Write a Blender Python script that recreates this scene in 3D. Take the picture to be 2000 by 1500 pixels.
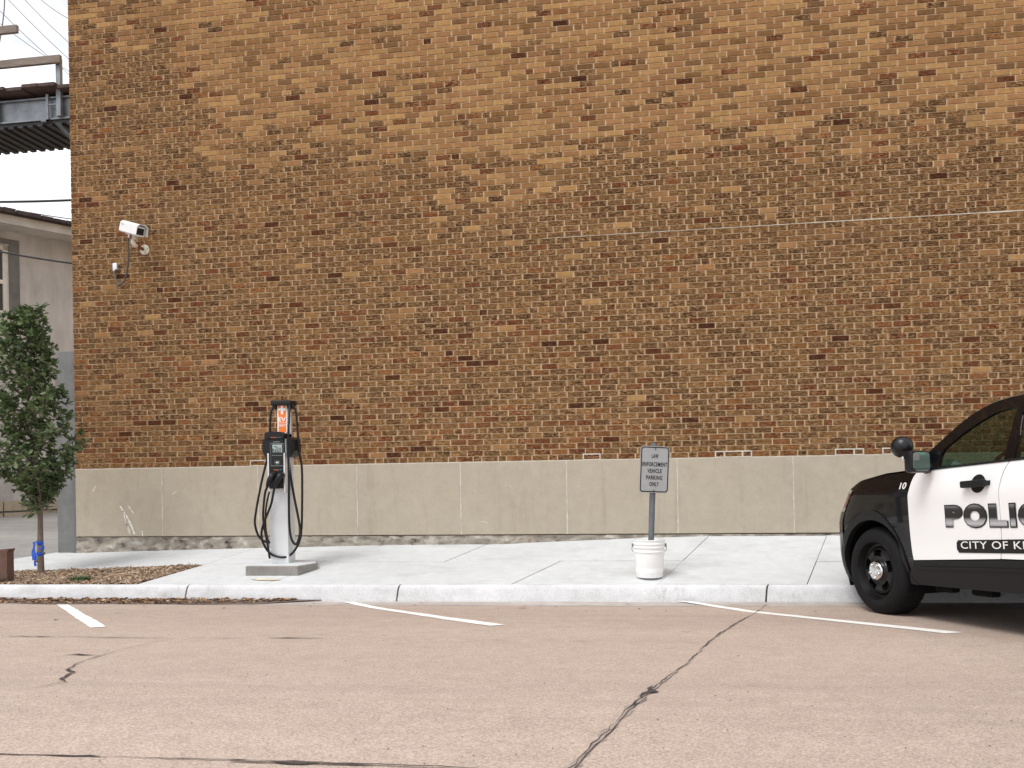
import bpy, bmesh, math, random
from math import radians, sin, cos, pi, atan, sqrt
from mathutils import Vector, Matrix, noise as mnoise
from mathutils.geometry import delaunay_2d_cdt

for o in list(bpy.data.objects): bpy.data.objects.remove(o)
scene = bpy.context.scene
C = scene.collection
random.seed(7)

# ------------------------------------------------------------------ camera
# the building's street wall is the plane Y = 0; X runs along it, z is up
F = 1620.0; PPX, PPY = 1000.0, 911.6          # focal length and principal point in photo pixels (2000 x 1500)
TH = atan(F/10820.0); RO = 0.0175
RV = Vector((cos(TH), sin(TH), 0)); FV = Vector((-sin(TH), cos(TH), 0)); UV_ = Vector((0, 0, 1))
XI = cos(RO)*RV - sin(RO)*UV_; YI = sin(RO)*RV + cos(RO)*UV_
EYE = Vector((0, -9.81, 1.285))
cam = bpy.data.cameras.new('camera'); cam_o = bpy.data.objects.new('camera', cam); C.objects.link(cam_o)
cam.sensor_fit = 'HORIZONTAL'; cam.sensor_width = 36.0; cam.lens = F/2000*36
cam.shift_y = (PPY-750)/2000; cam.clip_start = 0.05; cam.clip_end = 2000
m = Matrix((XI, YI, -FV)).transposed().to_4x4(); m.translation = EYE
cam_o.matrix_world = m
scene.camera = cam_o

# ------------------------------------------------------------------ sky, sun, exposure
SUN_EL, SUN_AZ = radians(58), radians(215)     # azimuth clockwise from +Y
w = bpy.data.worlds.new('World'); scene.world = w; w.use_nodes = True
nt = w.node_tree; nt.nodes.clear()
out = nt.nodes.new('ShaderNodeOutputWorld'); bg = nt.nodes.new('ShaderNodeBackground')
sky = nt.nodes.new('ShaderNodeTexSky'); sky.sky_type = 'NISHITA'; sky.sun_disc = False
sky.sun_elevation = SUN_EL; sky.sun_rotation = SUN_AZ; sky.dust_density = 3.0
tc = nt.nodes.new('ShaderNodeTexCoord'); mp = nt.nodes.new('ShaderNodeMapping'); mp.inputs['Scale'].default_value = (1, 1, 2.2)
cn = nt.nodes.new('ShaderNodeTexNoise'); cn.inputs['Scale'].default_value = 3.2; cn.inputs['Detail'].default_value = 6; cn.inputs['Roughness'].default_value = .55
cr = nt.nodes.new('ShaderNodeValToRGB')
cr.color_ramp.elements[0].position = .36; cr.color_ramp.elements[0].color = (6.1, 6.2, 6.75, 1)
cr.color_ramp.elements[1].position = .62; cr.color_ramp.elements[1].color = (11.3, 11.4, 11.6, 1)
mx = nt.nodes.new('ShaderNodeMix'); mx.data_type = 'RGBA'; mx.inputs['Factor'].default_value = .94   # closed cloud cover over the blue
L = nt.links.new
L(tc.outputs['Generated'], mp.inputs['Vector']); L(mp.outputs['Vector'], cn.inputs['Vector']); L(cn.outputs['Fac'], cr.inputs['Fac'])
L(sky.outputs['Color'], mx.inputs['A']); L(cr.outputs['Color'], mx.inputs['B']); L(mx.outputs['Result'], bg.inputs['Color'])
bg.inputs['Strength'].default_value = 0.1
L(bg.outputs['Background'], out.inputs['Surface'])
sl = bpy.data.lights.new('sun', 'SUN'); sl.energy = 1.45; sl.angle = radians(25); sl.color = (1, .98, .95)
so = bpy.data.objects.new('sun', sl); C.objects.link(so)
sd = Vector((sin(SUN_AZ)*cos(SUN_EL), cos(SUN_AZ)*cos(SUN_EL), sin(SUN_EL)))
so.rotation_euler = (-sd).to_track_quat('-Z', 'Y').to_euler(); so.location = (0, -20, 30)
vs = scene.view_settings; vs.view_transform = 'Standard'; vs.look = 'None'; vs.exposure = 0.56; vs.gamma = 1; vs.use_curve_mapping = False

# ------------------------------------------------------------------ pixel helpers (a pixel is a direction; the surface it touches gives the distance)
def ray(px, py): return FV + (px-PPX)/F*XI + (PPY-py)/F*YI
def plane_hit(px, py, p0, n):
    d = ray(px, py); t = (Vector(p0)-EYE).dot(n)/d.dot(n); return EYE + t*d
def PW(px, py, Y=0.0): return plane_hit(px, py, (0, Y, 0), Vector((0, 1, 0)))
def proj(P):
    v = Vector(P)-EYE; z = v.dot(FV); return PPX+F*v.dot(XI)/z, PPY-F*v.dot(YI)/z
def interp(x, xs, ys):
    if x <= xs[0]: return ys[0]
    for i in range(1, len(xs)):
        if x <= xs[i]: return ys[i-1]+(ys[i]-ys[i-1])*(x-xs[i-1])/(xs[i]-xs[i-1])
    return ys[-1]
def kerbY(X): return -1.85+.026*(X+1.2)
def zwall(X): return interp(X, [-9, -7.2, -6.84, -3.4, -1.5, .32, 12], [.25, .265, .277, .352, .358, .445, .44])
def zs(X, Y):
    k = kerbY(X); u = max(0, min(1.25, (Y-k)/(0-k))); return .142+(zwall(X)-.142)*u
def zst(Y): return 0.0 if Y > -2.40 else (.06*(-2.40-Y) if Y > -6.2 else .228)
def hit(px, py, fn, lo=2., hi=16.):
    d = ray(px, py)
    for _ in range(48):
        mm = (lo+hi)/2; q = EYE+d*mm
        if q.z > fn(q): lo = mm
        else: hi = mm
    return EYE+d*lo
def HS(px, py): return hit(px, py, lambda q: zs(q.x, q.y))
def HT(px, py): return hit(px, py, lambda q: zst(q.y))

# ------------------------------------------------------------------ objects
def tag(o, label=None, cat=None, group=None, kind=None):
    if label: o['label'] = label
    if cat: o['category'] = cat
    if group: o['group'] = group
    if kind: o['kind'] = kind
    return o
def empty(name, loc=(0, 0, 0), label=None, cat=None, group=None):
    o = bpy.data.objects.new(name, None); C.objects.link(o); o.location = loc; o.empty_display_size = .1
    return tag(o, label, cat, group)
def catmull(pts, n=8):
    P = [Vector(p) for p in pts]; out = []
    for i in range(len(P)-1):
        p0 = P[max(i-1, 0)]; p1 = P[i]; p2 = P[i+1]; p3 = P[min(i+2, len(P)-1)]
        for k in range(n):
            t = k/n
            out.append(.5*((2*p1)+(-p0+p2)*t+(2*p0-5*p1+4*p2-p3)*t*t+(-p0+3*p1-3*p2+p3)*t*t*t))
    out.append(P[-1]); return out
class MB:
    def __init__(s): s.v = []; s.f = []
    def add(s, vs_, fs):
        b = len(s.v); s.v += [tuple(v) for v in vs_]; s.f += [tuple(i+b for i in f) for f in fs]; return s
    def box(s, x0, x1, y0, y1, z0, z1, b=0.0, M=None):
        if b <= 0:
            vv = [(x, y, z) for z in (z0, z1) for y in (y0, y1) for x in (x0, x1)]
            ff = [(0, 2, 3, 1), (4, 5, 7, 6), (0, 1, 5, 4), (2, 6, 7, 3), (0, 4, 6, 2), (1, 3, 7, 5)]
        else:
            bm = bmesh.new(); bmesh.ops.create_cube(bm, size=1)
            for v in bm.verts: v.co = Vector(((x0+x1)/2+v.co.x*(x1-x0), (y0+y1)/2+v.co.y*(y1-y0), (z0+z1)/2+v.co.z*(z1-z0)))
            bmesh.ops.bevel(bm, geom=bm.edges[:], offset=b, segments=2, profile=.6, affect='EDGES')
            bm.verts.index_update(); vv = [v.co.copy() for v in bm.verts]; ff = [[v.index for v in f.verts] for f in bm.faces]; bm.free()
        if M is not None: vv = [M @ Vector(v) for v in vv]
        return s.add(vv, ff)
    def tube(s, pts, r, n=10, smooth=0):
        P = catmull(pts, smooth) if smooth else [Vector(p) for p in pts]
        rr = r if isinstance(r, (list, tuple)) else None
        vs_ = []; fs = []; up = None
        for i, p in enumerate(P):
            t = (P[min(i+1, len(P)-1)]-P[max(i-1, 0)]).normalized()
            if up is None: up = t.orthogonal().normalized()
            else: up = (up-t*up.dot(t)).normalized()
            b = t.cross(up)
            if rr: q = i/(len(P)-1)*(len(rr)-1); j = min(int(q), len(rr)-2); R = rr[j]+(rr[j+1]-rr[j])*(q-j)
            else: R = r
            vs_ += [p+R*(cos(2*pi*k/n)*up+sin(2*pi*k/n)*b) for k in range(n)]
        for i in range(len(P)-1):
            for k in range(n):
                a = i*n+k; c = i*n+(k+1) % n; fs.append((a, c, c+n, a+n))
        fs.append(tuple(range(n))[::-1]); fs.append(tuple(range((len(P)-1)*n, len(P)*n)))
        return s.add(vs_, fs)
    def lathe(s, prof, n=32, M=None, cap=True):
        vs_ = []; fs = []
        for r, h in prof: vs_ += [Vector((r*cos(2*pi*k/n), r*sin(2*pi*k/n), h)) for k in range(n)]
        for i in range(len(prof)-1):
            for k in range(n):
                a = i*n+k; c = i*n+(k+1) % n; fs.append((a, c, c+n, a+n))
        if cap:
            fs.append(tuple(range(n))[::-1]); fs.append(tuple(range((len(prof)-1)*n, len(prof)*n)))
        if M is not None: vs_ = [M @ v for v in vs_]
        return s.add(vs_, fs)
    def prism(s, poly, fn, h0, h1):
        n = len(poly); vs_ = [fn(a, b, h0) for a, b in poly]+[fn(a, b, h1) for a, b in poly]
        fs = [tuple(range(n))[::-1], tuple(range(n, 2*n))]+[(i, (i+1) % n, (i+1) % n+n, i+n) for i in range(n)]
        return s.add(vs_, fs)
    def grid(s, fn, nu, nv, flip=False):
        vs_ = [fn(i/nu, j/nv) for j in range(nv+1) for i in range(nu+1)]
        fs = []
        for j in range(nv):
            for i in range(nu):
                a = j*(nu+1)+i; q = (a, a+1, a+nu+2, a+nu+1); fs.append(q[::-1] if flip else q)
        return s.add(vs_, fs)
    def build(s, name, mat, parent=None, smooth=False, fixn=True, loc=None):
        me = bpy.data.meshes.new(name); me.from_pydata([tuple(v) for v in s.v], [], s.f); me.update()
        if fixn:
            bm = bmesh.new(); bm.from_mesh(me); bmesh.ops.recalc_face_normals(bm, faces=bm.faces[:]); bm.to_mesh(me); bm.free()
        if smooth:
            me.shade_smooth()
            try: me.set_sharp_from_angle(angle=radians(38))
            except Exception: pass
        if mat: me.materials.append(mat)
        o = bpy.data.objects.new(name, me); C.objects.link(o)
        if parent: o.parent = parent
        if loc: 
            me.transform(Matrix.Translation(-Vector(loc))); o.location = loc
        return o
def fill2d(poly, step, holes=()):
    def ccw(P): return P if sum(P[i-1][0]*P[i][1]-P[i][0]*P[i-1][1] for i in range(len(P))) > 0 else list(P)[::-1]
    poly = ccw(poly); holes = [ccw(h) for h in holes]
    pts = [Vector(p) for p in poly]; faces = [list(range(len(poly)))]
    for h in holes:
        b = len(pts); pts += [Vector(p) for p in h]; faces.append(list(range(b, b+len(h))))
    if step:
        x0 = min(p[0] for p in poly); x1 = max(p[0] for p in poly); y0 = min(p[1] for p in poly); y1 = max(p[1] for p in poly)
        nx = int((x1-x0)/step)+1; ny = int((y1-y0)/step)+1
        for i in range(1, nx):
            for j in range(1, ny): pts.append(Vector((x0+(x1-x0)*i/nx+.0007*(j % 3), y0+(y1-y0)*j/ny+.0005*(i % 2))))
    r = delaunay_2d_cdt(pts, [], faces, 1 if not holes else 0, 1e-6)
    V, Fc, of = r[0], r[2], r[5]
    keep = []
    for f, o in zip(Fc, of):
        if holes:
            if 0 in o and not any(k in o for k in range(1, len(holes)+1)): keep.append(f)
        else: keep.append(f)
    used = sorted({i for f in keep for i in f}); mp_ = {i: k for k, i in enumerate(used)}
    return [V[i] for i in used], [[mp_[i] for i in f] for f in keep]
def boundary(faces):
    cnt = {}
    for f in faces:
        for a, b in zip(f, list(f[1:])+[f[0]]): cnt[(min(a, b), max(a, b))] = cnt.get((min(a, b), max(a, b)), 0)+1
    return [(a, b) for f in faces for a, b in zip(f, list(f[1:])+[f[0]]) if cnt[(min(a, b), max(a, b))] == 1]
def sheet(mb, poly, fn_top, fn_bot=None, step=.15, holes=()):
    V, Fc = fill2d(poly, step, holes)
    top = [fn_top(v[0], v[1]) for v in V]; mb.add(top, Fc)
    if fn_bot:
        bd = boundary(Fc); b = len(mb.v)
        for a, c in bd:
            mb.add([top[a], top[c], fn_bot(V[c][0], V[c][1]), fn_bot(V[a][0], V[a][1])], [(0, 1, 2, 3)])
    return mb

# ------------------------------------------------------------------ materials
def srgb(r, g, b):
    f = lambda c: c/12.92 if c <= .04045 else ((c+.055)/1.055)**2.4
    return (f(r/255), f(g/255), f(b/255), 1)
def newmat(name):
    M = bpy.data.materials.new(name); M.use_nodes = True; t = M.node_tree; return M, t, t.nodes['Principled BSDF']
def nd(t, typ, **kw):
    n = t.nodes.new(typ)
    for k, v in kw.items():
        if k in n.inputs: n.inputs[k].default_value = v
        else: setattr(n, k, v)
    return n
def posvec(t, scale=(1, 1, 1)):
    g = t.nodes.new('ShaderNodeNewGeometry'); mpn = t.nodes.new('ShaderNodeMapping'); mpn.inputs['Scale'].default_value = scale
    t.links.new(g.outputs['Position'], mpn.inputs['Vector']); return mpn.outputs['Vector']
def ramp(t, fac, stops):
    r = t.nodes.new('ShaderNodeValToRGB'); e = r.color_ramp.elements
    while len(e) < len(stops): e.new(.5)
    for k, (p, c) in enumerate(stops): e[k].position = p; e[k].color = c if len(c) == 4 else (*c, 1)
    t.links.new(fac, r.inputs['Fac']); return r.outputs['Color']
def mixc(t, fac, a, b, mode='MIX'):
    m_ = t.nodes.new('ShaderNodeMix'); m_.data_type = 'RGBA'; m_.blend_type = mode
    for k, v in (('Factor', fac), ('A', a), ('B', b)):
        if isinstance(v, (int, float)): m_.inputs[k].default_value = v
        elif isinstance(v, tuple): m_.inputs[k].default_value = v
        else: t.links.new(v, m_.inputs[k])
    return m_.outputs['Result']
def noise(t, vec, scale, detail=4, rough=.55, dist=0):
    n = nd(t, 'ShaderNodeTexNoise', Scale=scale, Detail=detail, Roughness=rough, Distortion=dist)
    if vec is not None: t.links.new(vec, n.inputs['Vector'])
    return n.outputs['Fac']
def bump(t, b, h, strength, dist=.01):
    n = nd(t, 'ShaderNodeBump', Strength=strength, Distance=dist); t.links.new(h, n.inputs['Height']); t.links.new(n.outputs['Normal'], b.inputs['Normal'])
def V4(c, k): return (min(c[0]*k, 1), min(c[1]*k, 1), min(c[2]*k, 1), 1)
def simple(name, col, rough=.5, metal=0, coat=0, var=0, vscale=8, bmp=0, bscale=60, stretch=(1, 1, 1)):
    M, t, b = newmat(name)
    col = col if len(col) == 4 else (*col, 1)
    b.inputs['Roughness'].default_value = rough; b.inputs['Metallic'].default_value = metal
    if coat: b.inputs['Coat Weight'].default_value = coat; b.inputs['Coat Roughness'].default_value = .04
    v = posvec(t, stretch)
    if var:
        n = noise(t, v, vscale, 6, .6)
        c = ramp(t, n, [(.3, V4(col, 1-var)), (.7, V4(col, 1+var))]); t.links.new(c, b.inputs['Base Color'])
    else: b.inputs['Base Color'].default_value = col
    if bmp: bump(t, b, noise(t, v, bscale, 4, .6), bmp, .004)
    return M
MAT = {}
def concrete(name, base, dark, light, speck, big=.5, streak=(1, 1, 1), rough=.85, fine=120, bm_=.25):
    M, t, b = newmat(name); b.inputs['Roughness'].default_value = rough
    v = posvec(t); vst = posvec(t, streak)
    c = ramp(t, noise(t, vst, big, 6, .6), [(.3, dark), (.5, base), (.7, light)])
    n2 = noise(t, v, 7, 8, .7)
    c = mixc(t, .35, c, ramp(t, n2, [(.3, V4(dark, .85)), (.7, V4(light, 1.1))]))
    n3 = noise(t, v, fine, 3, .7)
    c = mixc(t, 1.0, c, ramp(t, n3, [(.28, (1-speck, 1-speck, 1-speck, 1)), (.5, (1, 1, 1, 1)), (.75, (1+speck, 1+speck, 1+speck, 1))]), 'MULTIPLY')
    if name == 'street_concrete':
        vo = nd(t, 'ShaderNodeTexVoronoi', Scale=70.0); t.links.new(v, vo.inputs['Vector'])
        pk = ramp(t, vo.outputs['Distance'], [(.12, (1, 1, 1, 1)), (.22, (0, 0, 0, 1))])
        pc_ = ramp(t, noise(t, v, 33, 2), [(.40, (.16, .12, .11, 1)), (.5, (.38, .30, .25, 1)), (.60, (.66, .58, .52, 1))])
        c = mixc(t, mixc(t, 1.0, pk, (.5, .5, .5, 1), 'MULTIPLY'), c, pc_)
    if name == 'sidewalk_concrete':
        st_ = ramp(t, noise(t, posvec(t, (.7, 1.4, 1)), 1.7, 7, .7), [(.52, (1, 1, 1, 1)), (.72, (.84, .83, .81, 1))]); c = mixc(t, 1.0, c, st_, 'MULTIPLY')
        sp_ = ramp(t, noise(t, v, 26, 3, .5), [(.79, (1, 1, 1, 1)), (.83, (.7, .68, .66, 1))]); c = mixc(t, 1.0, c, sp_, 'MULTIPLY')
    if name == 'plinth_limestone':
        dr = ramp(t, noise(t, posvec(t, (5, 1, .5)), 1.4, 6, .65), [(.55, (1, 1, 1, 1)), (.75, (.86, .85, .82, 1))]); c = mixc(t, 1.0, c, dr, 'MULTIPLY')
        sp_ = ramp(t, noise(t, v, 20, 3, .5), [(.73, (1, 1, 1, 1)), (.77, (.62, .6, .56, 1))]); c = mixc(t, 1.0, c, sp_, 'MULTIPLY')
    t.links.new(c, b.inputs['Base Color']); bump(t, b, n3, bm_, .004); return M
MAT['street'] = concrete('street_concrete', (.415, .322, .262, 1), (.365, .282, .232, 1), (.46, .365, .298, 1), .42, .55, (.35, 1.6, 1), fine=95)
def bands():
    M = MAT['street']; t = M.node_tree; b = t.nodes['Principled BSDF']; src = b.inputs['Base Color'].links[0].from_socket
    g_ = t.nodes.new('ShaderNodeNewGeometry'); sx = t.nodes.new('ShaderNodeSeparateXYZ'); t.links.new(g_.outputs['Position'], sx.inputs[0])
    n = noise(t, posvec(t, (.25, 1, 1)), 1.3, 5, .6); ma = nd(t, 'ShaderNodeMath', operation='MULTIPLY_ADD'); t.links.new(n, ma.inputs[0]); ma.inputs[1].default_value = 1.3; t.links.new(sx.outputs['Y'], ma.inputs[2])
    mr = nd(t, 'ShaderNodeMapRange'); mr.inputs['From Min'].default_value = -8.0; mr.inputs['From Max'].default_value = -1.5; t.links.new(ma.outputs[0], mr.inputs['Value'])
    k = ramp(t, mr.outputs[0], [(.0, (0, 0, 0, 1)), (.30, (.1, .1, .1, 1)), (.40, (.8, .8, .8, 1)), (.5, (.15, .15, .15, 1)), (.72, (.0, .0, .0, 1)), (.86, (.6, .6, .6, 1)), (1, (.1, .1, .1, 1))])
    k = mixc(t, 1.0, k, ramp(t, noise(t, posvec(t, (.3, 3, 1)), 1.6, 6, .65), [(.35, (.1, .1, .1, 1)), (.65, (1, 1, 1, 1))]), 'MULTIPLY')
    t.links.new(mixc(t, k, src, mixc(t, 1.0, src, (.83, .82, .84, 1), 'MULTIPLY')), b.inputs['Base Color'])
bands()
MAT['gutter'] = concrete('gutter_concrete', (.42, .37, .33, 1), (.25, .20, .17, 1), (.56, .52, .49, 1), .2, 1.3, (.5, 4, 1))
MAT['walk'] = concrete('sidewalk_concrete', (.575, .585, .585, 1), (.51, .52, .522, 1), (.63, .64, .64, 1), .08, .5, (1, 1, 1), fine=160, bm_=.12)
MAT['kerb'] = concrete('kerb_concrete', (.63, .635, .64, 1), (.48, .475, .47, 1), (.70, .70, .71, 1), .2, 1.6, (1, 1, 3), fine=110)
def scuffs():
    M = MAT['kerb']; t = M.node_tree; b = t.nodes['Principled BSDF']; src = b.inputs['Base Color'].links[0].from_socket
    k = ramp(t, noise(t, posvec(t, (.8, 1, 2)), 1.1, 2, .5), [(.56, (0, 0, 0, 1)), (.68, (1, 1, 1, 1))]); k2 = ramp(t, noise(t, posvec(t, (1, 1, .6)), 22, 6, .75), [(.5, (0, 0, 0, 1)), (.62, (.75, .75, .75, 1))])
    t.links.new(mixc(t, mixc(t, 1.0, k, k2, 'MULTIPLY'), src, (.16, .155, .15, 1)), b.inputs['Base Color'])
scuffs()
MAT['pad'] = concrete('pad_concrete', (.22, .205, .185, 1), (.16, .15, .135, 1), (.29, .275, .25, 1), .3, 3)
MAT['pier'] = concrete('pier_concrete', (.165, .166, .162, 1), (.11, .11, .107, 1), (.22, .22, .213, 1), .15, 1.2, (3, 1, .8))
MAT['alley'] = concrete('alley_concrete', (.26, .25, .24, 1), (.18, .17, .165, 1), (.36, .35, .33, 1), .15, .6, (.4, 1.5, 1))
MAT['plinth'] = concrete('plinth_limestone', (.40, .345, .268, 1), (.365, .312, .24, 1), (.435, .382, .30, 1), .1, .7, (1, 1, 1), fine=150, bm_=.15)
MAT['base'] = simple('sub_base', (.10, .09, .08), .95, var=.3)
MAT['ground'] = simple('far_ground', (.20, .18, .15), .95, var=.3, vscale=.3)
MAT['mortar'] = simple('mortar', srgb(216, 188, 152), .95, var=.18, vscale=20, bmp=.3, bscale=200)
MAT['lime'] = simple('pale_mortar', (.62, .56, .45), .95, var=.12, vscale=30, bmp=.3, bscale=200)
MAT['whitepaint'] = simple('road_paint', (.80, .79, .75), .7, var=.08, vscale=14, bmp=.2, bscale=120)
MAT['tar'] = simple('crack_dark', (.05, .04, .036), .9, var=.4, vscale=30)
MAT['filler'] = simple('crack_filler', (.29, .235, .20), .95, var=.35, vscale=22, bmp=.5, bscale=80)

def stucco():
    M, t, b = newmat('grey_stucco'); b.inputs['Roughness'].default_value = .9
    v = posvec(t, (1, 1, .6)); n = noise(t, v, .9, 8, .65)
    c = ramp(t, n, [(.3, (.32, .31, .305, 1)), (.48, (.49, .475, .47, 1)), (.7, (.60, .585, .58, 1))])
    n2 = noise(t, posvec(t, (3, 3, .5)), 1.6, 6, .7)
    c = mixc(t, .6, c, ramp(t, n2, [(.35, (.7, .69, .68, 1)), (.6, (1, 1, 1, 1))]), 'MULTIPLY')
    t.links.new(c, b.inputs['Base Color']); bump(t, b, noise(t, posvec(t), 25, 5, .6), .3); return M
MAT['stucco'] = stucco()
def rubble():
    M, t, b = newmat('crumbling_foundation'); b.inputs['Roughness'].default_value = .95
    v = posvec(t, (1, 1, 1.6)); n = noise(t, v, 5, 10, .72, .4)
    c = ramp(t, n, [(.33, (.05, .04, .035, 1)), (.42, (.25, .215, .18, 1)), (.56, (.37, .33, .275, 1)), (.68, (.58, .55, .50, 1))])
    n2 = noise(t, posvec(t), 2.2, 6, .6)
    c = mixc(t, ramp(t, n2, [(.62, (0, 0, 0, 1)), (.72, (1, 1, 1, 1))]), c, (.17, .07, .04, 1))
    t.links.new(c, b.inputs['Base Color']); bump(t, b, n, .9, .02); return M
MAT['rubble'] = rubble()
def brickmat():
    M, t, b = newmat('brick_face'); b.inputs['Roughness'].default_value = .9; b.inputs['Specular IOR Level'].default_value = .08
    at = nd(t, 'ShaderNodeAttribute', attribute_name='bcol'); ap = nd(t, 'ShaderNodeAttribute', attribute_name='bpar')
    sp = t.nodes.new('ShaderNodeSeparateColor'); t.links.new(ap.outputs['Color'], sp.inputs['Color'])
    g = t.nodes.new('ShaderNodeNewGeometry'); cb = t.nodes.new('ShaderNodeCombineXYZ')
    mu = nd(t, 'ShaderNodeMath', operation='MULTIPLY'); t.links.new(sp.outputs['Red'], mu.inputs[0]); mu.inputs[1].default_value = 37
    t.links.new(mu.outputs[0], cb.inputs['Y'])
    ad = nd(t, 'ShaderNodeVectorMath', operation='ADD'); t.links.new(g.outputs['Position'], ad.inputs[0]); t.links.new(cb.outputs[0], ad.inputs[1])
    mpn = nd(t, 'ShaderNodeMapping'); mpn.inputs['Rotation'].default_value = (0, .45, 0); mpn.inputs['Scale'].default_value = (30, 1, 82)
    t.links.new(ad.outputs[0], mpn.inputs['Vector'])
    n = noise(t, mpn.outputs['Vector'], 1.0, 3, .6, .8)
    tex = ramp(t, n, [(.36, (.28, .26, .25, 1)), (.50, (1, 1, 1, 1))])
    rough = mixc(t, sp.outputs['Green'], (1, 1, 1, 1), tex)
    c = mixc(t, 1.0, at.outputs['Color'], rough, 'MULTIPLY')
    cf = mixc(t, 1.0, ramp(t, n, [(.52, (0, 0, 0, 1)), (.62, (.62, .62, .62, 1))]), sp.outputs['Green'], 'MULTIPLY')
    c = mixc(t, cf, c, srgb(178, 142, 102))          # pale crests of the bark-textured faces
    n2 = noise(t, ad.outputs[0], 18, 4, .6)
    c = mixc(t, .7, c, ramp(t, n2, [(.3, (.78, .76, .74, 1)), (.7, (1.2, 1.2, 1.2, 1))]), 'MULTIPLY')
    uv = nd(t, 'ShaderNodeUVMap', uv_map='buv'); su = t.nodes.new('ShaderNodeSeparateXYZ'); t.links.new(uv.outputs[0], su.inputs[0])
    ed = ramp(t, su.outputs['X'], [(.0, (1, 1, 1, 1)), (.07, (0, 0, 0, 1)), (.93, (0, 0, 0, 1)), (1, (1, 1, 1, 1))])
    ef = mixc(t, 1.0, ed, ramp(t, n2, [(.3, (.1, .1, .1, 1)), (.6, (.75, .75, .75, 1))]), 'MULTIPLY')
    c = mixc(t, ef, c, srgb(176, 150, 114))          # fired-pale brick ends
    t.links.new(c, b.inputs['Base Color']); bump(t, b, n, .8, .006); return M
MAT['brick'] = brickmat()
# ------------------------------------------------------------------ the setting: ground, street, gutter, kerb, sidewalk
mb = MB(); mb.box(-400, 400, -400, 400, -.9, -.5); tag(mb.build('ground', MAT['ground']), kind='structure')
street = MB()
def streetfn(u, v):
    X = -30+u*60; k = kerbY(X)-.38
    ys = [k, -2.40, -3.3, -4.2, -5.2, -6.2, -9, -14, -30]
    Y = ys[int(round(v*8))]; return (X, Y, zst(Y)+.004*mnoise.noise(Vector((X*.8, Y*.8, 0))) if -9 < Y < -2.5 else zst(Y))
street.grid(streetfn, 80, 8); street_o = tag(street.build('street', MAT['street'], smooth=True), kind='structure')
g = MB(); g.grid(lambda u, v: (-30+u*60, kerbY(-30+u*60)-.05-.334*v, -.012+.0135*v), 60, 2)
gut = tag(g.build('gutter', MAT['gutter']), kind='structure')
KP = [(.0, .142), (.02, .146), (.036, .142), (.05, .128), (.060, .100), (.068, .055), (.077, .010), (.08, -.04), (.08, -.3), (0, -.3)]
kerb = empty('kerb'); tag(kerb, kind='structure')
kj = [-30, -12.5, -8.6, HS(372, 1143).x, HS(785, 1143).x, HS(1505, 1143).x, 5.1, 9, 13, 30]
for a, b_ in zip(kj[:-1], kj[1:]):
    mb = MB(); n = max(4, int((b_-a)/.12)); x0 = a+.009; x1 = b_-.009; prof = KP; vv = []; ff = []
    for i in range(n+1):
        X = x0+(x1-x0)*i/n
        for j, (d, z) in enumerate(prof):
            wv = .003*mnoise.noise(Vector((X*2.5, j*.7, 3.1))) if 0 < j < 7 else 0
            sk = -.05*(d/.08)                                   # joints lean a little down the face
            vv.append((X+sk if i in (0, n) else X, kerbY(X)-d+wv, z+wv))
    m_ = len(prof)
    for i in range(n):
        for j in range(m_):
            ff.append((i*m_+j, i*m_+(j+1) % m_, (i+1)*m_+(j+1) % m_, (i+1)*m_+j))
    ff.append(tuple(range(m_))); ff.append(tuple(range(n*m_, (n+1)*m_))[::-1])
    mb.add(vv, ff); mb.build('kerb_segment', MAT['kerb'], kerb, smooth=True)
for kx in kj[1:-1]:                                           # dirt packed in the joints
    mb = MB(); mb.prism([(d*.93, z-.008) for d, z in KP], lambda a, b_, h: (kx+h-.05*(a/.08)*.9, kerbY(kx)-a, b_), -.03, .03); mb.build('joint_dirt', MAT['tar'], kerb)

walk = empty('sidewalk'); tag(walk, kind='structure')
def inset(poly, d):
    n = len(poly); A = sum(poly[i][0]*poly[(i+1) % n][1]-poly[(i+1) % n][0]*poly[i][1] for i in range(n))
    if A < 0: poly = poly[::-1]
    out_ = []
    for i in range(n):
        p0, p1, p2 = Vector(poly[i-1]), Vector(poly[i]), Vector(poly[(i+1) % n])
        e1 = (p1-p0).normalized(); e2 = (p2-p1).normalized(); n1 = Vector((-e1.y, e1.x)); n2 = Vector((-e2.y, e2.x))
        bi = (n1+n2); bi = bi/max(.25, bi.dot(n1)); out_.append(tuple(p1+bi*d))
    return out_
def slab(poly, gap=.0035, dz=0.0):
    mb = MB(); sheet(mb, inset(poly, gap), lambda x, y: (x, y, zs(x, y)+dz), lambda x, y: (x, y, zs(x, y)-.09), .25)
    return mb.build('concrete_slab', MAT['walk'], walk)
J = [(-3.74, -3.05), (-2.432, -1.79), (-1.218, -.40), (.186, .815), (1.552, 2.12), (2.95, 3.52), (4.35, 4.92), (5.75, 6.32), (7.15, 7.72), (8.6, 9.2), (10.0, 10.6)]
MIDY = lambda X: interp(X, [-4, -1.35, .8, 2, 20], [-.915, -.91, -1.03, -1.03, -1.03])
def jx(j, Y):
    k = kerbY(j[0]); return j[0]+(j[1]-j[0])*(Y-k)/(0-k)
for i in range(len(J)-1):
    a, b_ = J[i], J[i+1]
    ma = MIDY(jx(a, -.95)); m2 = MIDY(jx(b_, -.95))
    slab([(a[0], kerbY(a[0])), (b_[0], kerbY(b_[0])), (jx(b_, m2), m2), (jx(a, ma), ma)], dz=.004*(i % 2))
    slab([(jx(a, ma), ma), (jx(b_, m2), m2), (b_[1], -.0), (a[1], -.0)], dz=.003*((i+1) % 2))
mA = MIDY(-3.4); mt = HS(402, 1102); m2p = HS(268, 1141); ml = HS(0, 1117)
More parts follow.
